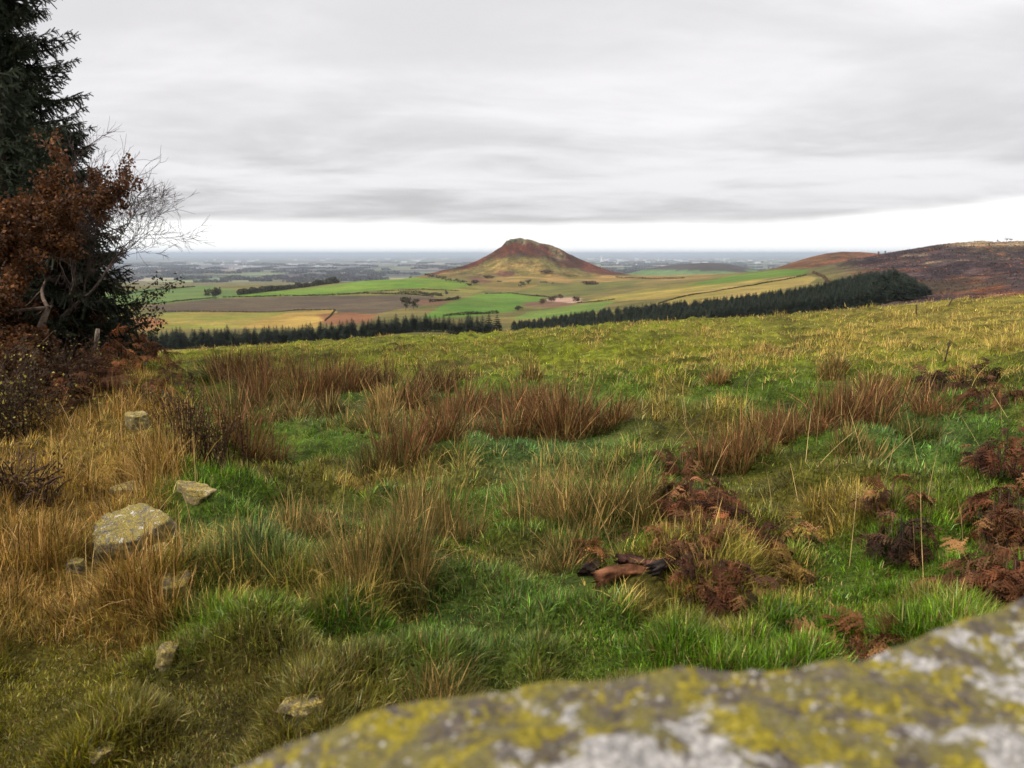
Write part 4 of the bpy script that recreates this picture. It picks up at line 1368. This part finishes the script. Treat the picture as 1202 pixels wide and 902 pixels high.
# ------------------------------------------------------------------ log pieces by the bracken
def log_mesh(name, L, r0, seed, bend=0.08):
    r = np.random.default_rng(seed)
    k = 28; m = 40
    V = []
    for i in range(m):
        f = i / (m - 1)
        c_ = np.array([(f - .5) * L, bend * L * math.sin(f * 3.0), 0.03 * L * math.sin(f * 5)])
        rr = r0 * (1 - .22 * f)
        a = np.arange(k) / k * 6.283
        nn_ = fbm(np.cos(a) * 1.8 + f * 9, np.sin(a) * 1.8 + seed, seed, 4)
        grv = fbm(a * 5, np.full(k, f * 2.0), seed + 3, 3)
        R = rr * (0.62 + 0.70 * nn_ + 0.30 * (grv - .5))
        if f < 0.06: R = R * (0.9 + .2 * r.random(k))
        V.append(np.stack([np.full(k, c_[0]), c_[1] + R * np.cos(a), c_[2] + R * np.sin(a)], 1))
    V[0][:, 0] -= r.random(k) * 0.05; V[-1][:, 0] += r.random(k) * 0.05
    V = np.concatenate(V)
    q = [(i * k + j, i * k + (j + 1) % k, (i + 1) * k + (j + 1) % k, (i + 1) * k + j) for i in range(m - 1) for j in range(k)]
    e0 = len(V); V = np.concatenate([V, [V[:k].mean(0) + [0.05, 0, 0], V[-k:].mean(0) - [0.05, 0, 0]]])
    t = [(j, e0, (j + 1) % k) for j in range(k)] + [((m - 1) * k + j, (m - 1) * k + (j + 1) % k, e0 + 1) for j in range(k)]
    return V, q, t


def log(px, py, Lpx, rpx, yaw, pitch, col, lab, seed, lift=0.3):
    p = gp(px, py); k = depth_of(p) / 1000
    V, q, t = log_mesh('log', Lpx * k, rpx * k, seed)
    for s_ in (-.4, 0, .4): CLEAR.append((p[0] + s_ * Lpx * k, p[1] - .10 + s_ * Lpx * k * math.sin(yaw), 0.14))
    nz_ = fbm(V[:, 0] * 6, V[:, 1] * 22 + V[:, 2] * 25, seed, 4)[:, None]
    c_ = np.array(col) * np.clip(-0.4 + 2.8 * nz_, .2, 2.4)
    c_[-2:] *= 0.3; c_[:28] *= 0.35
    o = obj('log', mesh_np('log', V, q, t, c_, True), M_BARK, None, p + np.array([0, 0, rpx * k * lift]))
    o.rotation_euler = (0, pitch, yaw)
    tag(o, lab, 'log', 'rotting log pieces')


log(738, 682, 74, 8.6, 0.24, -0.05, (0.15, 0.064, 0.032), 'reddish rotten log with stripped bark lying in the grass', 11, 0.7)
log(796, 668, 66, 7.5, 0.42, -0.04, (0.030, 0.023, 0.020), 'blackened end of log lying beyond the reddish one', 12, 0.7)
log(748, 667, 36, 6, -0.15, 0.10, (0.085, 0.04, 0.03), 'short dark broken log stump tucked behind the reddish log', 13, 1.0)
log(694, 674, 26, 8.5, 1.1, 0.0, (0.04, 0.025, 0.018), 'dark crumbling root end at the near end of the reddish log', 14, 0.5)

# ------------------------------------------------------------------ fence posts, stakes
def post(px, py, hpx, wpx, lean, lab, name='fence_post', col=(0.16, 0.13, 0.10)):
    p = gp(px, py); k = depth_of(p) / 1000
    H = hpx * k; r = wpx * k / 2
    V = []; kk = 8
    for i, f in enumerate(np.linspace(-0.15, 1, 10)):
        a = np.arange(kk) / kk * 6.283 + .3
        R = r * (1 + 0.15 * (fbm(np.cos(a) * 2, np.full(kk, f * 5 + px), 3, 3) - .5)) * (1 if i < 9 else 0.82)
        V.append(np.stack([R * np.cos(a), R * np.sin(a), np.full(kk, f * H) + (rng.random(kk) * 0.04 * H if i == 9 else 0)], 1))
    V = np.concatenate(V)
    q = [(i * kk + j, i * kk + (j + 1) % kk, (i + 1) * kk + (j + 1) % kk, (i + 1) * kk + j) for i in range(9) for j in range(kk)]
    V = np.concatenate([V, [V[-kk:].mean(0)]])
    t = [(72 + j, 72 + (j + 1) % kk, 80) for j in range(kk)]
    c_ = np.array(col) * (0.6 + .8 * rng.random((len(V), 1)))
    o = obj(name, mesh_np(name, V, q, t, c_, True), M_BARK, None, p)
    o.rotation_euler = (lean[0], lean[1], 0)
    tag(o, lab, 'post')


post(13, 450, 76, 8, (0, -0.14), 'weathered leaning fence post half lost in the bramble, nearest the copper-leaved tree')
post(34, 440, 62, 6.5, (0, 0.05), 'short upright fence post beside the leaning one')
post(110, 440, 52, 5.5, (0, 0.16), 'grey fence post tilting toward the bracken under the spruce skirt')
post(1108, 428, 28, 1.6, (0, 0.18), 'thin leaning stake in the grass next to the dark bracken', 'stake', (0.05, 0.035, 0.025))
post(1076, 372, 14, 1.6, (0, -0.1), 'short thin stake on the brow with a bent twig top', 'stake', (0.07, 0.05, 0.035))
post(1114, 360, 9, 1.5, (0, 0.4), 'tiny leaning stake on the brow skyline before the moor', 'stake', (0.07, 0.05, 0.035))

# ------------------------------------------------------------------ trees on the bank
def grow(segs, tips, p, d, L, r, lev, maxlev, spread, up, ratio=0.72, kids=(2, 3), wob=0.18, nseg=4):
    for i in range(nseg):
        d = d + rng.normal(0, wob, 3) + np.array([0, 0, up])
        d = d / np.linalg.norm(d)
        q = p + d * L / nseg
        r1 = r * (0.90 if i < nseg - 1 else 0.8)
        segs.append((p, q, r, r1, lev))
        if lev >= 1 and i < nseg - 1 and rng.random() < 0.55 and lev < maxlev:
            dd = d + rng.normal(0, spread, 3); dd /= np.linalg.norm(dd)
            grow(segs, tips, q, dd, L * ratio * (0.6 + .4 * rng.random()), max(r1 * .55, 0.003), lev + 1, maxlev, spread, up, ratio, kids, wob, nseg)
        p, r = q, r1
    if lev < maxlev:
        for _ in range(rng.integers(kids[0], kids[1] + 1)):
            dd = d + rng.normal(0, spread, 3); dd /= np.linalg.norm(dd)
            grow(segs, tips, p, dd, L * ratio * (0.8 + .4 * rng.random()), max(r * .7, 0.003), lev + 1, maxlev, spread, up, ratio, kids, wob, nseg)
    else:
        tips.append(p)


def build_segs(segs, name, cthick, cthin, parent, split=None):
    def mk(ss, nm):
        g = Geo()
        p0 = np.array([s[0] for s in ss]); p1 = np.array([s[1] for s in ss])
        r0 = np.array([s[2] for s in ss]); r1 = np.array([s[3] for s in ss])
        f = np.clip(r0 / 0.05, 0, 1)[:, None]
        c_ = np.array(cthin) * (1 - f) + np.array(cthick) * f
        c_ = c_ * (0.75 + .5 * rng.random((len(ss), 1)))
        big = r0 > 0.02
        if big.any(): tubes(g, p0[big], p1[big], r0[big], r1[big], c_[big], 8)
        if (~big).any(): tubes(g, p0[~big], p1[~big], r0[~big], r1[~big], c_[~big], 4)
        obj(nm, g.mesh(nm), M_BARK, parent)
    a = [s for s in segs if s[4] == 0]; b = [s for s in segs if s[4] > 0]
    if a: mk(a, 'trunk')
    if b: mk(b, 'branches')


def spruce(px, d, H, Rb, lab, seed, col=(0.019, 0.025, 0.011), zlow=0.4, cut=None):
    r = np.random.default_rng(seed)
    x = (px - 601) / 1000 * d * 1.0
    base = np.array([x, d, float(meadow_z(x, d))])
    t = thing('spruce_tree', base, lab, 'tree')
    g = Geo()
    n = 24
    zs = np.linspace(0, H * .98, n)
    P_ = np.stack([np.zeros(n), np.zeros(n), zs - 0.3], 1)
    rr = 0.21 * (1 - zs / H) + 0.012
    tubes(g, P_[:-1], P_[1:], rr[:-1], rr[1:], (0.10, 0.075, 0.055), 9)
    obj('trunk', g.mesh('trunk'), M_BARK, t)
    # needle spray: a tapering flat twig with needles to both sides
    tv = []; tt = []
    m = 7
    for i in range(m):
        f = i / m
        for s in (-1, 1):
            b = len(tv)
            tv += [(f, 0, 0), (f + 0.16, 0, 0.0), (f + 0.24, s * (0.30 - 0.14 * f), 0.05)]
            tt.append((b, b + 1, b + 2))
        b = len(tv); tv += [(f, 0.03, 0), (f + 0.2, 0, 0), (f + 0.20, 0, 0.16)]; tt.append((b, b + 1, b + 2))
    b = len(tv); tv += [(0.75, -.05, 0), (0.75, .05, 0), (1.15, 0, 0)]; tt.append((b, b + 1, b + 2))
    tv = np.array(tv, float); tt = np.array(tt)
    gb = Geo(); gf = Geo()
    z = zlow
    O = []; XX = []; YY = []; ZZ = []; CC = []
    while z < H * 0.985:
        f = z / H
        nb = 9 if f < .8 else 6
        a0 = r.random() * 6.28
        for i in range(nb):
            a = a0 + i * 6.283 / nb + r.normal(0, .22)
            L = (Rb * (1 - f) ** 0.60) * (0.72 + .42 * r.random()) + 0.12
            zz = z + r.normal(0, .08)
            ns = max(5, int(L / 0.13))
            s = (np.arange(ns + 1) / ns)
            droop = (-0.10 - 0.32 * (1 - f) * r.uniform(.6, 1.3))
            lift = 0.26 * r.uniform(.6, 1.3)
            hx = np.array([math.cos(a), math.sin(a), 0]); sx = np.array([-hx[1], hx[0], 0])
            sidew = r.normal(0, .05)
            pts = hx * (L * s)[:, None] + sx * (sidew * L * s * s)[:, None]
            pts[:, 2] = zz + L * (droop * s * 1.4 + (lift - droop * .35) * s ** 3)
            tubes(gb, pts[:-1], pts[1:], 0.030 * (1 - s[:-1]) * L / Rb + .005, 0.030 * (1 - s[1:]) * L / Rb + .004, (0.085, 0.06, 0.042), 4)
            tng = np.gradient(pts, axis=0); tng /= np.linalg.norm(tng, axis=1, keepdims=True)
            shade = r.uniform(.7, 1.3)
            for j in range(1, ns + 1):
                if s[j] < 0.04: continue
                ll = (0.20 + 0.50 * (1 - s[j]) ** .7 * min(1, L / 2.2)) * r.uniform(.7, 1.2)
                for sg in ((-1, 1) if j < ns else (-1, 1, 0)):
                    dirv = tng[j] * r.uniform(.6, 1.0) + sx * sg * r.uniform(.7, 1.0) + np.array([0, 0, r.normal(-.12, .16)])
                    dirv /= np.linalg.norm(dirv)
                    nrm_ = np.array([r.normal(0, .3), r.normal(0, .3), 1.0]); yv = np.cross(nrm_, dirv); yv /= np.linalg.norm(yv)
                    zv = np.cross(dirv, yv)
                    lw = 0.62 * max(ll, .22)
                    O.append(pts[j]); XX.append(dirv * ll); YY.append(yv * lw); ZZ.append(zv * lw)
                    CC.append(np.array(col) * shade * r.uniform(.7, 1.35))
                    # hanging secondary twig
                    for _h in range(2):
                        if r.random() < .2 or ll < .16: continue
                        d2 = dirv * .5 + np.array([r.normal(0, .25), r.normal(0, .25), -0.6]); d2 /= np.linalg.norm(d2)
                        y2 = np.cross(np.array([r.normal(), r.normal(), .3]), d2); y2 /= np.linalg.norm(y2)
                        O.append(pts[j] + dirv * ll * (.3 + .35 * _h)); XX.append(d2 * ll * .65); YY.append(y2 * lw * .8); ZZ.append(np.cross(d2, y2) * lw * .8)
                        CC.append(np.array(col) * shade * r.uniform(.6, 1.2))
        z += (0.19 + 0.08 * r.random())
    template(gf, tv, tt, np.array(O), np.array(XX), np.array(YY), np.array(ZZ), np.array(CC))
    obj('branches', gb.mesh('branches'), M_BARK, t)
    obj('crown', gf.mesh('crown'), M_NEEDLE, t)


spruce(-22, 21.0, 15.5, 3.45, 'tall dark green spruce rising out of the top of the picture', 31)
spruce(-175, 24.0, 13.5, 3.6, 'second dark spruce behind and left of the tall one', 32, (0.017, 0.022, 0.010))
spruce(84, 16.9, 4.7, 1.30, 'young dark spruce with low spreading skirt at the outer side of the tall one', 33, (0.022, 0.029, 0.013), 0.15)
spruce(20, 18.2, 6.6, 1.3, 'slim paler blue-green spruce in front of the tall dark one', 34, (0.045, 0.056, 0.032))


def leafy(px, d, lab, name, trunkd, L0, r0, maxlev, spread, up, seed, leaves=0, lcols=None, lsize=.05, ratio=.72, bark=(0.10, 0.075, 0.055), twig=(0.085, 0.055, 0.04), nseg=4, wob=.16, kids=(2, 3), zoff=0.0):
    global rng
    keep = rng; rng = np.random.default_rng(seed)
    x = (px - 601) / 1000 * d
    base = np.array([x, d, float(meadow_z(x, d)) - zoff])
    t = thing(name, base, lab, 'tree')
    segs = []; tips = []
    dv = np.array(trunkd, float); dv /= np.linalg.norm(dv)
    grow(segs, tips, np.zeros(3), dv, L0, r0, 0, maxlev, spread, up, ratio, kids, wob, nseg)
    build_segs(segs, name, bark, twig, t)
    if leaves:
        s2 = [s for s in segs if s[4] >= maxlev - 2]
        ii = rng.integers(0, len(s2), leaves)
        f = rng.random((leaves, 1))
        p0 = np.array([s2[i][0] for i in ii]); p1 = np.array([s2[i][1] for i in ii])
        cen = p0 * (1 - f) + p1 * f + rng.normal(0, .05, (leaves, 3))
        keepm = fbm(cen[:, 0] * 1.1 + cen[:, 1], cen[:, 2] * 1.1 + cen[:, 1], 5, 3) > 0.40
        cen = cen[keepm]
        tt_ = rng.random((len(cen), 1))
        cl = np.array(lcols[0]) * tt_ + np.array(lcols[1]) * (1 - tt_)
        cl = cl * (.6 + .8 * rng.random((len(cen), 1)))
        g = Geo(); leaf_quads(g, cen, lsize * (.6 + .8 * rng.random(len(cen))), cl, 0, 1.5)
        obj('foliage', g.mesh('foliage'), M_LEAF, t)
    rng = keep
    return t


leafy(-15, 14.2, 'copper-leaved beech spreading bare-tipped boughs in front of the spruce', 'beech_tree', (0.16, -0.02, 1), 1.85, 0.13, 5, 0.90, 0.005, 61, 120000, ((0.155, 0.062, 0.018), (0.048, 0.023, 0.012)), .042, .76)
leafy(34, 15.0, 'smaller coppery tree hiding the foot of the spruce with sweeping low boughs', 'beech_tree', (0.15, 0.05, 1), 1.45, 0.09, 5, 0.80, -0.01, 67, 50000, ((0.09, 0.038, 0.016), (0.035, 0.02, 0.011)), .04, .76)
leafy(38, 16.0, 'leafless birch arching its fine grey twigs over the open valley view', 'birch_tree', (0.40, 0.0, 1), 1.52, 0.08, 6, 0.38, 0.01, 73, 0, ratio=.70, bark=(0.11, 0.085, 0.07), twig=(0.045, 0.03, 0.026), wob=.15)


def bush(px, py, wpx, hpx, cols, n, lab, name, lsize, stemcol=(0.05, 0.03, 0.02), fly=0.12, flycol=(0.33, 0.28, 0.06)):
    p = gp(px, py); k = depth_of(p) / 1000
    t = thing(name, p, lab, 'bush')
    R = wpx * k / 2; H = hpx * k
    g = Geo(); gl = Geo()
    for i in range(90):
        a = rng.random() * 6.28; L = H * (0.6 + .7 * rng.random()); le = rng.uniform(.1, 1.1)
        b0 = np.array([rng.normal(0, .45) * R, rng.normal(0, .35) * R, 0]); b0[2] = float(meadow_z(p[0] + b0[0], p[1] + b0[1])) - p[2] - .03
        tubes(g, [(0, 0, 0.02)], [b0], [.007], [.006], np.array(stemcol), 4)
        pts = [b0]
        d_ = np.array([math.cos(a) * math.sin(le * .5), math.sin(a) * math.sin(le * .5), math.cos(le * .5)])
        for s in range(6):
            pts.append(pts[-1] + d_ * L / 6); d_ = d_ + np.array([math.cos(a) * .12, math.sin(a) * .12, -.16 * le]) + rng.normal(0, .08, 3); d_ /= np.linalg.norm(d_)
        pts = np.array(pts)
        tubes(g, pts[:-1], pts[1:], np.full(6, .006), np.full(6, .004), np.array(stemcol) * (0.7 + rng.random()), 4)
        m = n // 90
        ii = rng.integers(1, 7, m)
        cen = pts[ii] + rng.normal(0, .07, (m, 3))
        tt_ = rng.random((m, 1))
        c_ = (np.array(cols[0]) * tt_ + np.array(cols[1]) * (1 - tt_)) * (.6 + .8 * rng.random((m, 1)))
        y = rng.random(m) < fly
        c_[y] = np.array(flycol) * (.6 + .7 * rng.random((y.sum(), 1)))
        leaf_quads(gl, cen, lsize * (.6 + .8 * rng.random(m)), c_, 0, 1.4)
    obj('stems', g.mesh('stems'), M_BARK, t)
    obj('foliage', gl.mesh('foliage'), M_LEAF, t)


bush(8, 520, 100, 118, ((0.075, 0.045, 0.018), (0.03, 0.022, 0.010)), 4200, 'dark bramble thicket flecked with pale yellow leaves around the leaning post', 'bramble_bush', .028)
bush(66, 470, 90, 70, ((0.08, 0.035, 0.02), (0.04, 0.025, 0.015)), 3600, 'reddish dark bramble between the fence posts and the red bracken', 'bramble_bush', .028, fly=.05)
bush(20, 590, 90, 60, ((0.10, 0.055, 0.02), (0.05, 0.032, 0.014)), 900, 'low dark bramble stems arching into the golden grass', 'bramble_bush', .02, fly=.04)
bush(70, 424, 190, 92, ((0.03, 0.03, 0.014), (0.05, 0.03, 0.018)), 9000, 'dark undergrowth filling the gap beneath the spruce skirt', 'undergrowth_bush', .05, fly=.01)
bush(190, 482, 44, 26, ((0.03, 0.04, 0.02), (0.05, 0.045, 0.02)), 900, 'small dark green bramble patch beside the brown bracken around the stone', 'bramble_bush', .03, fly=.02)

# ------------------------------------------------------------------ grass
def sward(n_t, per, dmin, dmax, hsc, name, seed, mask=None, dry=False, umin=-0.72, umax=0.80, fine=1.0, loose=1.0, bend=0.55):
    global rng
    rng = np.random.default_rng(seed)
    inv = rng.uniform(1 / dmax, 1 / dmin, n_t)
    d = 1 / inv
    u = rng.uniform(umin, umax, n_t)
    x = u * d; z = meadow_z(x, d)
    px, py = proj(x, d, z)
    n1 = fbm(x * .5, d * .5, 5); n2 = fbm(x * .9, d * .9, 8)
    c, lf, fr = palette(px, py, n1, n2)
    if mask is not None:
        kp = mask(px, py, d, rng.random(n_t), lf, n1, n2)
        x, d, z, c, lf, fr, px, py, n1, n2 = (v[kp] for v in (x, d, z, c, lf, fr, px, py, n1, n2))
    ok = np.ones(len(x), bool)
    for (ax, ay, ar) in CLEAR:
        ok &= ((x - ax) ** 2 + (d - ay) ** 2) > ar ** 2 * rng.uniform(.6, 1.1, len(x))
    x, d, z, c, lf, fr, px, py, n1, n2 = (v[ok] for v in (x, d, z, c, lf, fr, px, py, n1, n2))
    n = len(x)
    tus = fbm(x * 2.6, d * 2.6, 23, 2)
    gxx = fbm(x * 2.6 + .2, d * 2.6, 23, 2) - tus; gyy = fbm(x * 2.6, d * 2.6 + .2, 23, 2) - tus
    gaz = np.arctan2(-gyy, -gxx); gst = np.clip(np.hypot(gxx, gyy) * 12, 0, 1)
    hb = hsc * (0.58 + 1.15 * sstep(.36, .66, tus)) * (0.85 + 0.7 * sstep(.48, .7, n2))
    hb = hb * (1 + 0.0 * d)
    rep = np.repeat(np.arange(n), per)
    N_ = len(rep)
    th = rng.random(N_) * 6.283
    tr = loose * (0.018 + 0.0038 * d[rep]) * np.sqrt(rng.random(N_))
    bx = x[rep] + tr * np.cos(th); by = d[rep] + tr * np.sin(th)
    bz = meadow_z(bx, by) - 0.01
    h = hb[rep] * (0.55 + .75 * rng.random(N_))
    wd = fine * (0.0034 + 0.00062 * d[rep]) * (0.6 + .7 * rng.random(N_))
    k1 = c[rep] * np.exp(rng.normal(-0.12, 0.52, (N_, 1)))
    r_ = rng.random(N_)
    if not dry:
        pale = r_ < (0.045 + 0.10 * fr[rep])
        k1[pale] = np.array([0.42, 0.32, 0.12]) * (.6 + .7 * rng.random((pale.sum(), 1)))
        glint = (r_ > 0.875) & (r_ < 0.91)  # a few blades get a whitish-green highlight painted into their colour
        k1[glint] = k1[glint] * 1.2 + np.array([0.12, 0.15, 0.09])
        dead = (r_ > 0.91 + .0 * r_)
        k1[dead] = np.array([0.12, 0.06, 0.022]) * (.6 + .8 * rng.random((dead.sum(), 1)))
    lean = np.abs(rng.normal(0.28, .42, N_))
    cur = rng.normal(bend, .6, N_)
    g = Geo()
    tipc = k1 * 1.05 + np.array([0.02, 0.02, 0.0])
    az = np.where(rng.random(N_) < gst[rep] * .75, gaz[rep] + rng.normal(0, .6, N_), th + rng.normal(0, .6, N_))
    blades(g, np.stack([bx, by, bz], 1), h, wd, az, lean, cur, k1, 2 if not dry else 3, tipc)
    return g


def m_all(px, py, d, r, lf, n1, n2):
    # nothing is seen under the near boulder
    hid = py > np.interp(px, [300, 470, 640, 900, 1060, 1202, 1400], [960, 900, 850, 840, 790, 760, 740]) + 170
    return ((~hid) | (px > 1400)) & ((py < 1100) | (px > 1400)) & (r > lf * 0.15)


g = sward(116000, 8, 1.5, 62, 0.064, 'grass', 901, m_all, fine=0.85, loose=1.25, umin=-0.78, umax=1.05)
tag(obj('grass', g.mesh('grass'), M_GRASS), 'short tussocky pasture grass, green hollows and yellow-green brow', 'grass', kind='stuff')


def m_straw(px, py, d, r, lf, n1, n2):
    pt = fbm(px * 0.02, np.log(d) * 9, 77, 3)
    far = sstep(475, 400, py) * (0.45 + .65 * sstep(700, 1150, px)) * sstep(.44, .56, pt * .5 + n2 * .5)
    brow = sstep(20, 32, d) * 0.9 * sstep(.38, .6, pt)
    mid = 0.07 * sstep(.52, .65, n2) + 0.10 * lf + 0.06 * sstep(250, 100, px) * sstep(690, 760, py)
    brow = brow + 0.35 * sstep(36, 44, d)
    return r < np.clip(far + brow + mid, 0, .85)


g = sward(60000, 8, 4, 60, 0.09, 'straw', 902, m_straw, True, fine=0.6, loose=2.0)
for i in range(len(g.c)):
    cc_ = np.array([0.54, 0.37, 0.095]) * (0.40 + .9 * rng.random((len(g.c[i]) // 7, 1)))
    g.c[i] = np.repeat(cc_, 7, axis=0)
tag(obj('straw_grass', g.mesh('straw_grass'), M_DRY), 'blond dead grass tussocks fringing the brow of the pasture', 'dry grass', kind='stuff')


def m_gold(px, py, d, r, lf, n1, n2):
    return (r < lf * (0.10 + 0.62 * sstep(.36, .60, n2)) * (1 - 0.8 * sstep(10, 13, d))) & (py < 960)


g = sward(26000, 8, 1.9, 24, 0.19, 'gold', 903, m_gold, True, -0.72, -0.2, 0.85, 1.3, 0.25)
for i in range(len(g.c)):
    m = len(g.c[i]) // 7
    t = rng.random((m, 1))
    cc_ = (np.array([0.25, 0.125, 0.028]) * t + np.array([0.145, 0.105, 0.014]) * (1 - t)) * (0.25 + 1.3 * rng.random((m, 1)))
    pl = rng.random(m) < .22
    cc_[pl] = np.array([0.47, 0.29, 0.10]) * (.6 + .6 * rng.random((pl.sum(), 1)))
    g.c[i] = np.repeat(cc_, 7, axis=0)
tag(obj('golden_grass', g.mesh('golden_grass'), M_DRY), 'long golden dead grass covering the tumbled bank', 'dry grass', kind='stuff')

# long lone seed stalks standing above the sward
rng = np.random.default_rng(904)
n = 120
d = 1 / rng.uniform(1 / 24, 1 / 4.4, n); u = rng.uniform(-.66, .66, n)
x = u * d
g = Geo()
blades(g, np.stack([x, d, meadow_z(x, d)], 1), 0.30 + .35 * rng.random(n), 0.0022 + .0004 * d, rng.random(n) * 6.28, np.abs(rng.normal(.25, .35, n)), rng.normal(.2, .3, n), np.array([0.46, 0.33, 0.13]) * (.6 + .7 * rng.random((n, 1))), 4)
tag(obj('seed_stalks', g.mesh('seed_stalks'), M_DRY), 'long bleached grass stalks scattered through the pasture', 'dry grass', kind='stuff')

# ------------------------------------------------------------------ plain: woods, sheds, chimneys
g = Geo()
rng = np.random.default_rng(905)
for _ in range(420):
    px = rng.uniform(60, 1000); py = 332 - 24 * rng.random() ** 0.8
    if py < 308: continue
    p = at_plain(px, py)
    k = p[1] / 1000
    L = rng.uniform(6, 34) * k; W = rng.uniform(60, 320); hh = rng.uniform(8, 15)
    n = int(70 + L * .5)
    cen = p + np.stack([rng.uniform(-.5, .5, n) * L, rng.normal(0, .3, n) * W, hh * rng.random(n)], 1)
    leaf_quads(g, cen, 12 + 10 * rng.random(n), np.array([0.034, 0.026, 0.030]) * (.6 + .9 * rng.random((n, 1))), 0, 1.4)
tag(obj('woodland', g.mesh('woodland'), M_WOOD), 'dark leafless woods and hedges scattered over the far plain', 'woodland', kind='stuff')


def shed():
    g = Geo()
    g.add([(-.5, -.5, 0), (.5, -.5, 0), (.5, .5, 0), (-.5, .5, 0), (-.5, -.5, .7), (.5, -.5, .7), (.5, .5, .7), (-.5, .5, .7)], [(0, 1, 5, 4), (1, 2, 6, 5), (2, 3, 7, 6), (3, 0, 4, 7)])
    g.add([(-.5, 0, 1.0), (-.5, -.5, .7), (-.5, .5, .7), (.5, 0, 1.0), (.5, -.5, .7), (.5, .5, .7)], None, [(0, 2, 1), (3, 4, 5)])
    a = g.mesh('shed_wall')
    h = Geo()
    h.add([(-.52, -.54, .68), (.52, -.54, .68), (.52, 0, 1.02), (-.52, 0, 1.02), (.52, .54, .68), (-.52, .54, .68)], [(0, 1, 2, 3), (3, 2, 4, 5)])
    b = h.mesh('shed_roof')
    a.materials.append(M_WALL); b.materials.append(M_ROOF)
    return a, b


SA, SB = shed()
for i in range(130):
    if i < 64:
        px, py = rng.uniform(690, 905), rng.uniform(304.5, 311); lab, grp = 'tiny white works building in the hazy town beyond the cone and the low rise', 'works buildings in the town beyond the low rise'
    elif i < 104:
        px, py = rng.uniform(215, 530), rng.uniform(304.5, 313); lab, grp = 'tiny pale shed on the hazy plain beyond the green crest', 'pale sheds on the plain beyond the green crest'
    else:
        px, py = rng.normal(412, 9), rng.uniform(318, 326); lab, grp = 'tiny pale house in the village just past the green crest', 'houses of the village past the green crest'
    p = at_plain(px, py); k = p[1] / 1000
    sx = (rng.uniform(1.2, 8.0) if i < 104 else rng.uniform(.8, 1.6)) * k
    t = thing('shed' if i < 104 else 'house', p - np.array([0, 0, 1.0]), lab, 'shed' if i < 104 else 'house', grp)
    t.scale = (sx, min(sx, 60), rng.uniform(.5, 1.2) * k * 1.2)
    t.rotation_euler = (0, 0, rng.normal(0, .3))
    for nm, me in (('wall', SA), ('roof', SB)):
        o = bpy.data.objects.new(nm, me); COL.objects.link(o); o.parent = t
for i, px in enumerate((704, 712, 769, 775, 845)):
    p = at_plain(px, 307.5)
    g = Geo()
    n = 16; zz = np.linspace(0, 1, 8)
    k = p[1] / 1000
    Hh = (7, 5, 6, 4.5, 4)[i] * k; r = (1.4, .5, .45, .5, .4)[i] * k
    a = np.arange(n) / n * 6.283
    V = np.concatenate([np.stack([np.cos(a) * r * (1 - .35 * math.sin(z * 2.2)), np.sin(a) * r * (1 - .35 * math.sin(z * 2.2)), np.full(n, z * Hh)], 1) for z in zz])
    q = [(b * n + j, b * n + (j + 1) % n, (b + 1) * n + (j + 1) % n, (b + 1) * n + j) for b in range(7) for j in range(n)]
    tag(obj('chimney', mesh_np('chimney', V, q, None, None, True), M_WALL, None, p), ('squat white cooling tower in the hazy town beside the cone', 'slim white chimney next to the squat cooling tower', 'tall white chimney in the middle of the hazy town', 'shorter white chimney beside the tall one in the town', 'thin lone chimney at the far end of the hazy town')[i], 'chimney')
